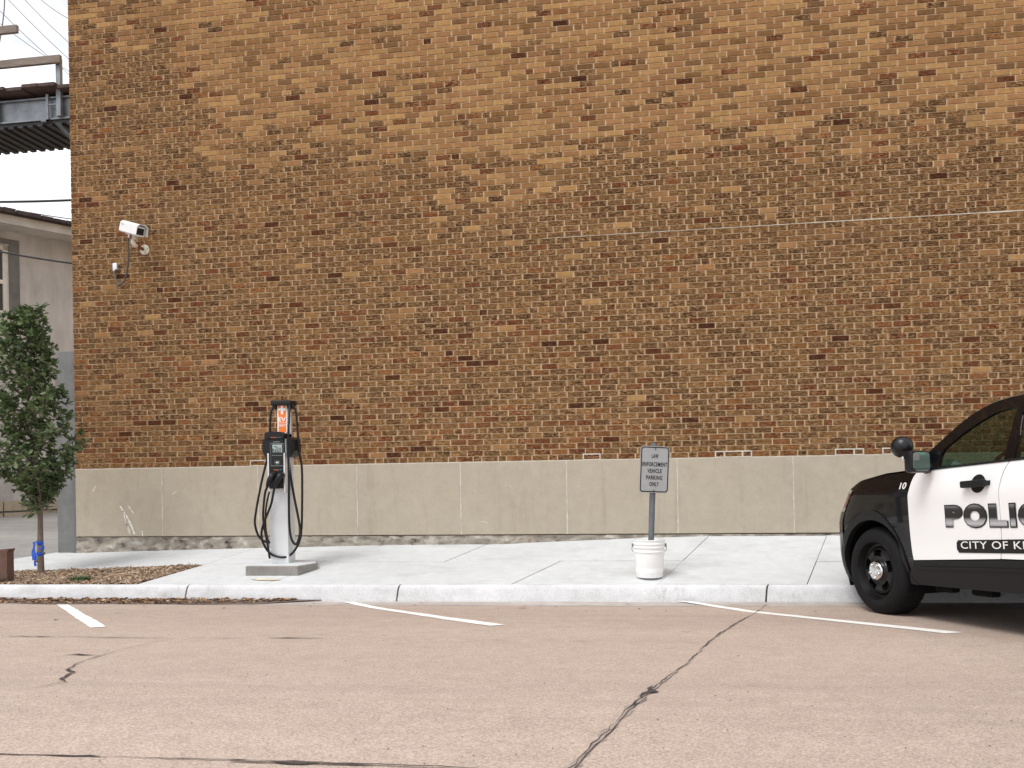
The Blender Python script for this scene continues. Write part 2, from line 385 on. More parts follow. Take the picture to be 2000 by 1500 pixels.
slab([(m2p.x, kerbY(m2p.x)), (J[0][0], kerbY(J[0][0])), (jx(J[0], mA), mA), (mt.x, mt.y)])
slab([(mt.x, mt.y), (jx(J[0], mA), mA), (J[0][1], 0), (-4.74, 0)])
sl_ = (ml.y-mt.y)/(ml.x-mt.x)
eL = lambda X: mt.y+sl_*(X-mt.x)
slab([(mt.x, mt.y), (-4.74, 0), (-6.1, 0), (-6.35, eL(-6.35))])
slab([(-6.35, eL(-6.35)), (-6.1, 0), (-7.2, 0), (-7.53, .08), (-7.835, -.565), (-8.2, eL(-8.2))])
mb = MB(); sheet(mb, [(-8.6, -2), (10.6, -1.6), (10.6, 0.02), (-8.2, .02)], lambda x, y: (x, y, zs(x, y)-.03), None, .5); tag(mb.build('sidewalk_bed', MAT['base']), kind='structure')
mb = MB(); sheet(mb, [(-30, kerbY(-30)), (-8.25, kerbY(-8.25)), (-8.25, -1.5), (-7.835, -.565), (-7.5, .1), (-7.19, .12), (-7.19, 30), (-30, 30)],
      lambda x, y: (x, y, max(.14, zs(max(x, -9), min(y, 0))-.012)+max(0, y)*.045), None, 1.0)
tag(mb.build('alley', MAT['alley']), kind='structure')
mb = MB(); sheet(mb, [(10.6, kerbY(10.6)), (30, kerbY(30)), (30, .2), (10.6, .2)], lambda x, y: (x, y, .14+.15*(y+1.8)/2), None, 1.0); tag(mb.build('pavement', MAT['walk']), kind='structure')

# painted stall lines on the street
def strip_poly(pts, z=.004, mat='whitepaint', name='parking_line', parent=None, kind=None, step=.12):
    mb = MB(); sheet(mb, [(p.x, p.y) for p in pts], lambda x, y: (x, y, (zst(y) if y > -2.4 else zst(y)+.004*mnoise.noise(Vector((x*.8, y*.8, 0))))+z), None, step)
    o = mb.build(name, MAT[mat], parent)
    if kind: tag(o, kind=kind)
    return o
def stall(px_pts):
    P = [HT(*p) for p in px_pts]; a, b_, c_, d = P
    out_ = []; n = 26
    for i in range(n+1):
        p = a.lerp(d, i/n); out_.append(p+Vector((random.uniform(-.006, .006), random.uniform(-.006, .006), 0)))
    for i in range(n+1):
        p = c_.lerp(b_, i/n); out_.append(p+Vector((random.uniform(-.006, .006), random.uniform(-.006, .006), 0)))
    return strip_poly(out_, .003, kind='structure')
stall([(111, 1181), (134, 1181), (208, 1225), (176, 1227)])
stall([(668, 1176), (690, 1176), (988, 1221), (956, 1223)])
stall([(1322, 1174), (1345, 1174), (1880, 1236), (1848, 1238)])

# cracks and joints in the street
def crack(px, widths, mat='tar', z=.005, seed=0, jag=.6, name='crack'):
    rnd = random.Random(seed); P = [HT(*p) for p in px]; D_ = []
    for i in range(len(P)-1):
        n = max(2, int((P[i+1]-P[i]).length/.05))
        for k in range(n):
            t = k/n; D_.append((P[i].lerp(P[i+1], t), widths[i]+(widths[i+1]-widths[i])*t))
    D_.append((P[-1], widths[-1])); mb = MB(); Lp = []; Rp = []
    for i, (p, wd) in enumerate(D_):
        t = (D_[min(i+1, len(D_)-1)][0]-D_[max(0, i-1)][0]).normalized(); nrm = Vector((-t.y, t.x, 0))
        off_ = rnd.uniform(-1, 1)*wd*jag
        if mat == 'tar': wd *= max(.12, min(1.6, .9+1.9*mnoise.noise(Vector((i*.23, seed*3.3, 0)))))
        Lp.append(p+nrm*(wd*.5*(1+rnd.uniform(-.6, .8))+off_)); Rp.append(p-nrm*(wd*.5*(1+rnd.uniform(-.6, .8))-off_))
    zz = lambda q: (q.x, q.y, zst(q.y)+(.004*mnoise.noise(Vector((q.x*.8, q.y*.8, 0))) if q.y < -2.5 else 0)+z)
    n = len(D_); mb.add([zz(q) for q in Lp]+[zz(q) for q in Rp], [(i, i+1, n+i+1, n+i) for i in range(n-1)])
    return mb.build(name, MAT[mat], street_o)
main = [(1498, 1180), (1440, 1217), (1390, 1250), (1340, 1298), (1285, 1340), (1258, 1362), (1222, 1388), (1195, 1420), (1150, 1462), (1110, 1505)]
crack(main, [.006, .008, .011, .010, .012, .024, .034, .024, .026, .028], 'filler', .003, 1, .5, 'joint_filler')
crack([(x-1, y) for x, y in main], [.008, .006, .007, .006, .007, .014, .006, .008, .008, .012], 'tar', .005, 2, .9)
crack([(x+6, y+2) for x, y in main[5:]], [.006, .004, .004, .005, .005], 'tar', .005, 3, .9)
crack([(1278, 1342), (1268, 1352), (1250, 1366)], [.008, .022, .008], 'tar', .005, 4, 1.2)
crack([(0, 1244), (120, 1245), (300, 1247), (480, 1247)], [.014, .010, .006, .003], 'tar', .006, 5)
crack([(522, 1247), (560, 1246.5), (585, 1247), (632, 1247)], [.003, .022, .012, .003], 'tar', .006, 6)
crack([(345, 1247), (270, 1262), (200, 1280), (150, 1297), (130, 1310), (148, 1314), (118, 1328), (128, 1333), (75, 1345), (0, 1356)], [.002, .004, .008, .007, .018, .014, .012, .010, .005, .002], 'tar', .007, 7)
crack([(120, 1280), (150, 1279.5), (192, 1281)], [.003, .022, .006], 'tar', .006, 8)
crack([(0, 1226), (50, 1217), (92, 1213)], [.01, .006, .003], 'tar', .006, 9)
crack([(-40, 1473), (200, 1479), (600, 1491), (1000, 1504)], [.007, .008, .009, .009], 'tar', .006, 10)
crack([(450, 1489), (560, 1492), (700, 1496)], [.003, .009, .004], 'tar', .006, 11)
for (x0, y0, x1, wd) in [(1112, 1253, 1188, .012), (1290, 1267, 1318, .006), (940, 1250, 985, .008), (1220, 1180, 1236, .012), (1012, 1188, 1028, .012), (640, 1220, 660, .008), (1330, 1235, 1350, .006), (1870, 1263, 1930, .006), (1490, 1260, 1560, .005), (220, 1198, 240, .008), (105, 1211, 115, .02)]:
    crack([(x0, y0), ((x0+x1)/2, y0+.6), (x1, y0+.5)], [.003, wd, .003], 'tar', .006, int(x0))
mb = MB(); rnd = random.Random(5)
for k in range(260):
    p = HT(rnd.uniform(-100, 2100), 1190+310*rnd.random()**.8); r_ = rnd.uniform(.001, .0045); a = rnd.uniform(0, 6)
    zc = zst(p.y)+.004
    mb.add([(p.x+r_*cos(a+q*1.57)*rnd.uniform(.6, 1.3), p.y+r_*sin(a+q*1.57), zc) for q in range(4)]+[(p.x, p.y, zc+r_*.7)], [(0, 1, 4), (1, 2, 4), (2, 3, 4), (3, 0, 4)])
tag(mb.build('gravel_grit', MAT['tar']), 'dark specks of grit scattered over the pink street', 'grit', kind='stuff')
#PART2
# ------------------------------------------------------------------ brick building
XL, XR, ZP, CH, BL = -7.195, 10.2, 1.351, .0677, .2032
NR = 103; ZT = ZP+NR*CH
bld = empty('brick_building', (XL, 0, .3), 'long blank tan and brown brick building with pale limestone base course', 'building')
def bchild(o): o.matrix_parent_inverse = Matrix.Translation(Vector((-XL, 0, -.3))); return o
mb = MB(); mb.box(XL+.004, XR, .0075, 9.5, ZP-.01, ZT); mb.box(XL+.004, XR, .07, 9.5, .1, ZP-.012); bchild(mb.build('wall_core', MAT['mortar'], bld))
mb = MB(); mb.box(XL-.06, XR+.06, -.06, 9.56, ZT, ZT+.14, .01); bchild(mb.build('coping', MAT['plinth'], bld))
# how dark and rough the brick gets, over the wall: pale smooth batch above, dark bark-faced batch below
def darkness(px, py, X, z):
    yb = interp(px, [130, 330, 420, 560, 700, 850, 1000, 1200, 1450, 1550, 2000], [60, 120, 300, 300, 330, 370, 360, 300, 285, 262, 235])
    d = (py-yb)/70.0
    d += 1.4*mnoise.noise(Vector((X*.8, z*2.2, 1.3)))+.7*mnoise.noise(Vector((X*2.1, z*7, 5.0)))
    if px < 330: d = max(d*.5, 0)+ (.9 if 100 < py < 235 and px < 330-(py-100)*.3 else -.1)+ (0 if py < 330 else .8)
    return d
LIGHT = [srgb(170, 132, 88), srgb(176, 140, 94), srgb(162, 124, 82), srgb(166, 126, 86), srgb(156, 118, 80), srgb(180, 144, 94)]
MIDC = [srgb(142, 108, 70), srgb(134, 101, 67), srgb(148, 112, 72), srgb(130, 99, 68), srgb(138, 104, 65)]
DARK = [srgb(116, 87, 58), srgb(124, 94, 62), srgb(110, 81, 54), srgb(128, 97, 63)]
REDS = [srgb(130, 84, 52), srgb(122, 74, 46), srgb(142, 96, 58), srgb(114, 68, 44)]
DEEP = [srgb(88, 50, 30), srgb(80, 45, 30), srgb(100, 58, 36)]
KB = .70                                                    # overall albedo of the faces
def brick_colour(rnd, X, z):
    px, py = proj((X, 0, z)); d = darkness(px, py, X, z)
    p = 1/(1+math.exp(-3.2*d)); u = rnd.random()
    low = max(0, min(1, (py-430)/480))
    if rnd.random() < .012+.022*low: return rnd.choice(DEEP), .25
    if rnd.random() < .05+.25*low**1.3: return rnd.choice(REDS), .4+.6*rnd.random()
    if u < p:
        if rnd.random() < .035*(1-low*.6): return rnd.choice(LIGHT), .1
        return (rnd.choice(DARK), .8+.2*rnd.random()) if rnd.random() < .45 else (rnd.choice(MIDC), .65+.35*rnd.random())
    if rnd.random() < .20: return rnd.choice(MIDC), .3*rnd.random()
    if rnd.random() < .05: return rnd.choice(DARK), .9
    return rnd.choice(LIGHT), .12*rnd.random()
rnd = random.Random(11); bricks = []
for r in range(NR):
    header = r == 0 or (r % 7 == 5)
    zc = ZP+(r+.5)*CH; x = XL; k = 0
    x -= 0 if r % 2 == 0 else BL/2
    if header: x = XL-(.05 if r % 2 else .13)
    while x < XR:
        ln = BL if not header or k % 2 == 0 else BL/2
        if header and rnd.random() < .08: ln = BL
        x0 = max(x, XL); x1 = min(x+ln, XR); x += ln; k += 1
        if x1-x0 < .03: continue
        j = .010; bricks.append((x0+(j/2 if x0 > XL else 0), x1-j/2, zc-CH/2+.005, zc+CH/2-.0045, r))
def brick_geo(b_, rnd):
    x0, x1, z0, z1, r = b_
    x0 += rnd.uniform(-.0015, .0015); x1 += rnd.uniform(-.0015, .0015); z0 += rnd.uniform(-.001, .001); z1 += rnd.uniform(-.001, .001)
    y = -.002+rnd.uniform(-.0018, .0018); e = .0022; ti = rnd.uniform(-.0008, .0008)
    v = [(x0+e, y+ti, z0+e), (x1-e, y-ti, z0+e), (x1-e, y-ti, z1-e), (x0+e, y+ti, z1-e), (x0, y+.003, z0), (x1, y+.003, z0), (x1, y+.003, z1), (x0, y+.003, z1),
         (x0, .014, z0), (x1, .014, z0), (x1, .014, z1), (x0, .014, z1)]
    f = [(0, 1, 2, 3), (4, 5, 1, 0), (5, 6, 2, 1), (6, 7, 3, 2), (7, 4, 0, 3), (8, 9, 5, 4), (9, 10, 6, 5), (10, 11, 7, 6), (11, 8, 4, 7)]
    c, ro = brick_colour(rnd, (x0+x1)/2, (z0+z1)/2)
    k_ = KB*(1.0 if c in LIGHT else (1.0 if c in DEEP or c in REDS else .96))*rnd.uniform(.88, 1.12); lu = .30*c[0]+.59*c[1]+.11*c[2]; g_ = (lu*1.30, lu*.97, lu*.64); col = (*[(c[q]*.88+g_[q]*.12)*k_*(1.07, .99, .93)[q] for q in range(3)], 1)
    return v, f, col, (rnd.random(), ro, 0, 1), (x0, x1, z0, z1)
def brick_mesh(name, geos, off=Vector((0, 0, 0))):
    vs_, fs, cols, pars, uvs = [], [], [], [], []
    for v, f, col, par, (x0, x1, z0, z1) in geos:
        b0 = len(vs_); vs_ += [(p[0]-off.x, p[1]-off.y, p[2]-off.z) for p in v]
        for q in f:
            fs.append(tuple(i+b0 for i in q)); cols.append(col); pars.append(par)
            for i in q: uvs.append(((v[i][0]-x0)/(x1-x0), (v[i][2]-z0)/(z1-z0)))
    me = bpy.data.meshes.new(name); me.from_pydata(vs_, [], fs); me.update()
    a = me.attributes.new('bcol', 'FLOAT_COLOR', 'FACE'); a.data.foreach_set('color', [c for q in cols for c in q])
    a = me.attributes.new('bpar', 'FLOAT_COLOR', 'FACE'); a.data.foreach_set('color', [c for q in pars for c in q])
    ul = me.uv_layers.new(name='buv'); ul.data.foreach_set('uv', [c for q in uvs for c in q])
    me.materials.append(MAT['brick']); return me
def shown(b_):
    px0, py0 = proj((b_[0], 0, b_[2])); px1, py1 = proj((b_[1], 0, b_[3]))
    if px0 < 0 or px1 > 2000 or py1 < 0 or py0 > 900: return 0
    if px1 > 1740 and py0 > 770: return 0
    return (px1-px0)*(py0-py1)
order = sorted(range(len(bricks)), key=lambda i: -shown(bricks[i])); single = set(order[:300])
rest = []
for i, b_ in enumerate(bricks):
    ge = brick_geo(b_, rnd)
    if i in single:
        off = Vector(((b_[0]+b_[1])/2, 0, (b_[2]+b_[3])/2)); me = brick_mesh('brick', [ge], off)
        o = bpy.data.objects.new('brick', me); C.objects.link(o); o.parent = bld; o.location = off; bchild(o)
    else: rest.append(ge)
o = bpy.data.objects.new('brickwork', brick_mesh('brickwork', rest)); C.objects.link(o); o.parent = bld; bchild(o); o['kind'] = 'stuff'
# repointed pale joint crossing the wall
mb = MB(); pts = []
rr = 40-.0
zj = ZP+39*CH
for i in range(80):
    X = PW(1060, 466).x+i/79*(XR-PW(1060, 466).x); wd = (.0018+.0042*min(1, i/40))*(.6+.8*rnd.random()); pts.append((X, wd))
zc = PW(1700, 431).z; zc = ZP+round((zc-ZP)/CH)*CH
mb.add([(X, -.0045, zc+wd) for X, wd in pts]+[(X, -.0045, zc-wd) for X, wd in pts], [(i, i+1, 81+i, 80+i) for i in range(79)])
MAT['point'] = simple('repointing', (.52, .475, .40), .95, var=.2, vscale=9); o = bchild(mb.build('repointed_joint', MAT['point'], bld))
# pale mortar rims round a few bricks of the bottom course
for px in (512, 1158, 1395, 1422, 1446, 1660, 1690, 1725):
    P = PW(px, interp(px, [500, 1740], [904, 886])); cand = min((b_ for b_ in bricks if b_[4] == 0), key=lambda b_: abs((b_[0]+b_[1])/2-P.x))
    x0, x1, z0, z1, _ = cand; mb = MB(); t_ = .009
    for e_, q in enumerate(((x0-t_, x1+t_, z1-.003, z1+.011), (x0-t_, x1+t_, z0-.008, z0+.004), (x0-t_*.9, x0+.004, z0+.004, z1-.003), (x1-.004, x1+t_*.9, z0+.004, z1-.003))): mb.box(q[0], q[1], -.0065-.0011*((px//7) % 5)-.0003*e_, .006, q[2], q[3])
    bchild(mb.build('mortar_smear', MAT['point'], bld))
# limestone base panels with pale joints
PJ = [XL, -5.982, -4.686, -3.397, -2.098, -.817, .47, 1.764, 3.06, 4.35, 5.64, 6.93, 8.22, XR]
ZB = .478
for i, (a, b_) in enumerate(zip(PJ[:-1], PJ[1:])):
    mb = MB(); mb.box(a+(.006 if i else 0), b_-.006, -.011, .05, ZB, ZP-.007, .003)
    bchild(mb.build('stone_panel', MAT['plinth'], bld))
    if i:
        mb = MB(); n = 24; vv = []
        for k in range(n+1):
            z = ZB+(ZP-.007-ZB)*k/n; wd = .005+.005*rnd.random(); vv += [(a-wd, -.0125, z), (a+wd, -.0125, z)]
        mb.add(vv, [(2*k, 2*k+1, 2*k+3, 2*k+2) for k in range(n)]); bchild(mb.build('stone_joint', MAT['point'], bld))
mb = MB(); mb.box(XL, XR, -.005, .04, ZP-.008, ZP+.004); bchild(mb.build('bed_joint', MAT['point'], bld))
def found(u, v):
    X = XL-.01+u*(XR-XL); z = .12+v*(ZB-.012-.12)
    y = -.004+.035*mnoise.noise(Vector((X*5, z*9, 2)))+.03*mnoise.noise(Vector((X*14, z*22, 7)))
    if -6.3 < X < -5.3: y += .035*(.5+mnoise.noise(Vector((X*9, z*14, 4))))
    return (X, min(y, .045), z)
mb = MB(); mb.grid(found, 420, 10); bchild(mb.build('foundation', MAT['rubble'], bld, smooth=True))
# pale scrapes on the first stone panel
mb = MB(); rnd = random.Random(3)
MAT['scrape'] = simple('scraped_stone', (.72, .68, .60), .9, var=.15, vscale=60)
def scrape(px, w_, nm='scrape'):
    mb = MB(); P = [PW(x, y, -.013) for x, y in px]; Q = []
    P = catmull(P, 6); n = len(P); Lp = []; Rp = []
    for i, p in enumerate(P):
        t = (P[min(i+1, n-1)]-P[max(0, i-1)]).normalized(); nn = Vector((-t.z, 0, t.x)); ww = w_*(.25+.9*rnd.random())*(1 if 0 < i < n-1 else .2)
        Lp.append(p+nn*ww); Rp.append(p-nn*ww)
    mb.add(Lp+Rp, [(i, i+1, n+i+1, n+i) for i in range(n-1)]); return bchild(mb.build(nm, MAT['scrape'], bld))
scrape([(234, 988), (246, 1006), (256, 1026), (263, 1044)], .014); scrape([(240, 996), (246, 1020), (252, 1040)], .008)
scrape([(251, 988), (256, 996), (261, 1003)], .008); scrape([(246, 1022), (252, 1034), (254, 1044)], .009); scrape([(277, 1036), (279, 1048)], .008)
scrape([(181, 960), (185, 953), (187, 949)], .007); scrape([(335, 967), (345, 959)], .004); scrape([(936, 1019), (945, 1019), (952, 1022)], .004)

# concrete pier against the corner
pier = MB(); P = PW(113, 1078, .03); pier.box(P.x, XL-.006, .03, .42, .2, PW(114, 692, .25).z, .012)
tag(pier.build('concrete_pier', MAT['pier'], smooth=True), 'narrow grey concrete pier against the corner of the brick wall', 'pier')

# ------------------------------------------------------------------ steel and timber catwalk on the side wall
MAT['galv'] = simple('galvanised_steel', (.24, .26, .28), .5, .7, var=.25, vscale=6)
MAT['darksteel'] = simple('dark_steel', (.05, .052, .055), .6, .4, var=.3, vscale=5)
MAT['oldwood'] = simple('weathered_wood', (.20, .165, .14), .9, var=.35, vscale=5, stretch=(1, 8, 10), bmp=.4, bscale=30)
MAT['rotwood'] = simple('rotten_wood', (.075, .05, .045), .95, var=.4, vscale=9, bmp=.5, bscale=40)
cw = empty('catwalk', (XL, 1.0, PW(60, 283, 1.0).z), 'weathered steel and timber catwalk high on the side of the brick building', 'catwalk')
def cwb(mbx, nm, mt): 
    o = mbx.build(nm, MAT[mt], cw); o.matrix_parent_inverse = Matrix.Translation(-cw.location); return o
CX0, CX1, CY0, CY1 = -11.8, XL, 1.0, 1.82
zt = PW(60, 196, CY0).z; zb = PW(60, 240, CY0).z; zu = zb-.07
for yy in (CY0, CY1):
    mb = MB(); mb.box(CX0, CX1, yy-.05, yy+.05, zt-.02, zt); mb.box(CX0, CX1, yy-.05, yy+.05, zb, zb+.02); mb.box(CX0, CX1, yy-.008, yy+.008, zb+.02, zt-.02); cwb(mb, 'beam', 'galv')
mb = MB(); n = 60
for i in range(n):
    x0 = CX0+(CX1-CX0)*i/n; x1 = CX0+(CX1-CX0)*(i+1)/n; dz = .05 if i % 2 else 0
    mb.box(x0, x1, CY0-.02, CY1+.02, zu+dz*.6, zu+.062)
cwb(mb, 'corrugated_soffit', 'darksteel')
rnd = random.Random(9)
for i in range(16):
    x1 = CX1-.55-i*.26; zz = zt+.02+rnd.uniform(0, .07); mb = MB(); a = rnd.uniform(-.05, .05)
    mb.box(x1-.25, x1, CY0-.16-rnd.random()*.1, CY1+.1, zz, zz+.05, .006, Matrix.Rotation(0, 4, 'X')); cwb(mb, 'deck_plank', 'rotwood')
pxp = PW(122, 150, CY0).x
for X in (pxp, PW(-2, 150, CY0).x):
    top = PW(122, 119, CY0).z if X == pxp else PW(0, 75, CY0).z+.04
    for yy in (CY0-.07,):
        mb = MB(); mb.box(X-.035, X+.035, yy-.03, yy+.03, zb+.02, top, .006); cwb(mb, 'post', 'galv')
zr = PW(60, 131, CY0).z; mb = MB(); mb.box(CX0, pxp+.08, CY0-.16, CY0-.11, zr-.055, zr+.055, .008); cwb(mb, 'hand_rail', 'oldwood')
zr2 = PW(20, 69, CY0).z; mb = MB(); mb.box(CX0, PW(48, 69, CY0).x, CY0-.16, CY0-.11, zr2-.055, zr2+.055, .008); cwb(mb, 'hand_rail', 'oldwood')
X = PW(99, 215, CY0).x; mb = MB(); mb.box(X-.02, X+.02, CY0-.075, CY0-.055, zb-.03, zt+.03); mb.box(X-.1, X+.02, CY0-.075, CY0-.04, zb-.03, zb-.005)
mb.tube([(X+.02, CY0-.08, (zt+zb)/2+.03), (X+.16, CY0-.08, (zt+zb)/2+.03)], .014, 8); cwb(mb, 'clamp', 'galv')
a = PW(108, 236, CY0); b_ = Vector((XL, CY0, a.z-1.05)); mb = MB(); mb.tube([a, a.lerp(b_, 1.0)], .035, 6); cwb(mb, 'brace', 'darksteel')

# ------------------------------------------------------------------ grey rendered building across the alley
GA = radians(32.5); GD = Vector((sin(GA), cos(GA), 0)); GN = Vector((cos(GA), -sin(GA), 0))
GP = EYE+ray(0, 1008)*16.5; GP.z = 0
gb = empty('grey_building', (GP.x, GP.y, .4), 'two storey grey rendered building with sagging white eave across the alley', 'building')
def gm(a, d, z): q = GP+GD*a-GN*d; return (q.x, q.y, z)
def gbb(mbx, nm, mt, parent=None, smooth=False):
    o = mbx.build(nm, MAT[mt], parent or gb, smooth)
    if parent is None: o.matrix_parent_inverse = Matrix.Translation(-gb.location)
    else: o.matrix_parent_inverse = Matrix.Translation(-gb.location) @ Matrix.Identity(4) if False else parent.matrix_basis.inverted()
    return o
MAT['eave'] = simple('eave_paint', (.50, .48, .45), .8, var=.2, vscale=3)
MAT['roofdark'] = simple('roof_edge', (.055, .04, .04), .9, var=.4, vscale=6)
MAT['winwhite'] = simple('window_paint', (.68, .66, .60), .6, var=.1)
MAT['winglass'] = simple('dark_window_glass', (.05, .055, .05), .08)
MAT['shade'] = simple('window_shade', (.16, .17, .15), .8)
def gbox(mbx, a0, a1, d0, d1, z0, z1):
    vv = [gm(a, d, z) for z in (z0, z1) for d in (d0, d1) for a in (a0, a1)]
    return mbx.add(vv, [(0, 2, 3, 1), (4, 5, 7, 6), (0, 1, 5, 4), (2, 6, 7, 3), (0, 4, 6, 2), (1, 3, 7, 5)])
W0, W1, WZ0, WZ1 = -.85, .24, 4.50, 5.90; GE = 6.19
mb = MB(); 
for (a0, a1, z0, z1) in ((-9, W0, .75, GE), (W1, 4.6, .75, GE), (W0, W1, .75, WZ0), (W0, W1, WZ1, GE)): gbox(mb, a0, a1, 0, .35, z0, z1)
gbox(mb, -9, 4.6, .36, 7, .2, GE); gbb(mb, 'wall', 'stucco')
mb = MB(); gbox(mb, W1-.002, W1+.19, -.006, .03, WZ0-.05, WZ1+.1); gbox(mb, W0-.2, W1+.19, -.008, .03, WZ1+.03, WZ1+.14); gbb(mb, 'bare_surround', 'pier')
mb = MB(); gbox(mb, -9, 4.7, -.55, 7.2, GE, GE+.05); gbox(mb, -9, 4.7, -.6, -.55, GE+.0, GE+.17); gbb(mb, 'eave', 'eave')
mb = MB(); gbox(mb, -9, 4.75, -.66, 7.3, GE+.17, GE+.22); rnd = random.Random(2)
for i in range(60): gbox(mb, -9+i*.229, -9+i*.229+.21, -.70-.03*rnd.random(), -.5, GE+.19, GE+.25+.03*rnd.random())
gbb(mb, 'roof_edge', 'roofdark')
win = MB()
gbox(win, W0, W0+.1, .03, .12, WZ0, WZ1); gbox(win, W1-.1, W1, .03, .12, WZ0, WZ1); gbox(win, W0, W1, .03, .12, WZ1-.09, WZ1); gbox(win, W0, W1, .03, .13, WZ0, WZ0+.09); gbox(win, W0, W1, .035, .11, 5.13, 5.21)
wo = gbb(win, 'window', 'winwhite')
mb = MB(); gbox(mb, W0+.05, W1-.05, .08, .09, WZ0+.05, WZ1-.05); o = mb.build('pane', MAT['winglass'], wo)
mb = MB(); gbox(mb, W0-.1, W1+.28, -.09, .1, WZ0-.17, WZ0-.02); gbb(mb, 'window_sill', 'eave')
MAT['stonebase'] = MAT['rubble']
rnd = random.Random(4); a = -8.0
mb = MB(); gbox(mb, -9, 4.6, -.05, .3, .2, .72); gbb(mb, 'stone_footing', 'pier')
while a < 4.4:
    ln = rnd.uniform(.35, .7)
    for zz in (.36, .58):
        mb = MB(); gbox(mb, a+.01, a+ln-.015, -.08-rnd.random()*.03, 0, zz, zz+.2-.02*rnd.random()); o = gbb(mb, 'footing_stone', 'plinth')
    a += ln

# ------------------------------------------------------------------ overhead wires
MAT['cable'] = simple('cable_black', (.02, .02, .02), .6); MAT['wire'] = simple('wire_grey', (.11, .11, .115), .6)
def wire(pa, pb, Y, r, label, ext_l=.9, ext_r=None, mat='wire', to_wall=False):
    a = PW(*pa, Y); b_ = PW(*pb, Y); d = (b_-a)
    p0 = a-d*ext_l
    p1 = Vector((XL-.0, Y, b_.z+d.z/d.x*(XL-b_.x))) if to_wall else b_+d*(ext_r or .8)
    n = 14; pts = [p0.lerp(p1, i/n)-Vector((0, 0, .12*sin(pi*i/n)))+Vector((0, 0, .06)) for i in range(n+1)]
    mb = MB(); mb.tube(pts, r, 6); return tag(mb.build('utility_wire', MAT[mat], smooth=True), label, 'wire', 'overhead wires')
wire((0, 390), (135, 385), 4.5, .022, 'thick black cable running level above the grey eave', 1.6, mat='cable', to_wall=True)
wire((0, 488), (137, 507), 3.0, .016, 'black cable crossing in front of the grey wall and window', 1.0, mat='cable', to_wall=True)
wire((0, 401), (137, 425), 12, .014, 'thin wire slanting down just above the roof edge')
wire((0, 413), (137, 441), 12, .011, 'lowest thin wire skimming the dark roof edge')
for q, (pa, pb) in enumerate([((0, 20), (110, 122)), ((18, 0), (133, 112)), ((50, 0), (133, 80)), ((82, 0), (133, 34)), ((0, 45), (110, 122))]):
    wire(pa, pb, 14+q*.5, .011, 'thin grey wire slanting steeply across the white sky', .5, .6)
pts = [PW(x, y, 1.6) for x, y in ((10, -60), (9, 0), (7, 30), (2, 66), (-6, 110), (-14, 160))]
mb = MB(); mb.tube(pts, .008, 6, 6); tag(mb.build('hanging_wire', MAT['wire'], smooth=True), 'pale loose wire curving down behind the timber rail', 'wire')

# ------------------------------------------------------------------ planting bed, young tree, post
MAT['soil'] = simple('mulch_soil', (.12, .075, .05), .95, var=.4, vscale=14, bmp=.8, bscale=60)
def attrmat(name, rough=.8):
    M, t, b = newmat(name); b.inputs['Roughness'].default_value = rough
    at = nd(t, 'ShaderNodeAttribute', attribute_name='pcol'); n = noise(t, posvec(t), 40, 3)
    c = mixc(t, .6, at.outputs['Color'], ramp(t, n, [(.3, (.7, .7, .7, 1)), (.7, (1.2, 1.2, 1.2, 1))]), 'MULTIPLY'); t.links.new(c, b.inputs['Base Color']); return M, t, b
MAT['chip'] = attrmat('bark_chip')[0]
Ml, t_, b_l = attrmat('leaf', .5); MAT['leaf'] = Ml
tr = t_.nodes.new('ShaderNodeBsdfTranslucent'); ms = t_.nodes.new('ShaderNodeMixShader'); ms.inputs[0].default_value = .25
t_.links.new(b_l.inputs['Base Color'].links[0].from_socket, tr.inputs['Color']); o_ = [n for n in t_.nodes if n.type == 'OUTPUT_MATERIAL'][0]
t_.links.new(b_l.outputs[0], ms.inputs[1]); t_.links.new(tr.outputs[0], ms.inputs[2]); t_.links.new(ms.outputs[0], o_.inputs['Surface'])
def colmesh(name, vs_, fs, cols, mat, parent=None, smooth=False):
    me = bpy.data.meshes.new(name); me.from_pydata(vs_, [], fs); me.update()
    a = me.attributes.new('pcol', 'FLOAT_COLOR', 'FACE'); a.data.foreach_set('color', [c for q in cols for c in q])
    me.materials.append(mat); o = bpy.data.objects.new(name, me); C.objects.link(o)
    if parent: o.parent = parent
    return o
bed = [(mt.x, mt.y), (m2p.x, kerbY(m2p.x)), (-9.2, kerbY(-9.2)), (-9.2, eL(-9.2)), (-8.2, eL(-8.2))]
def zbed(x, y): return zs(x, y)-.012+.02*max(0, mnoise.noise(Vector((x*3, y*3, 0))))
mb = MB(); sheet(mb, inset(bed, .004), lambda x, y: (x, y, zbed(x, y)), None, .12); tag(mb.build('planting_bed', MAT['soil'], smooth=True), kind='structure')
def inpoly(x, y, P):
    c = False
    for i in range(len(P)):
        (x1, y1), (x2, y2) = P[i-1], P[i]
        if (y1 > y) != (y2 > y) and x < (x2-x1)*(y-y1)/(y2-y1)+x1: c = not c
    return c
rnd = random.Random(21); vs_, fs, cols = [], [], []
CH_ = [(.34, .24, .155), (.25, .165, .105), (.42, .31, .21), (.17, .11, .07), (.48, .37, .27), (.28, .175, .105)]
bedi = inset(bed, .02); n = 0
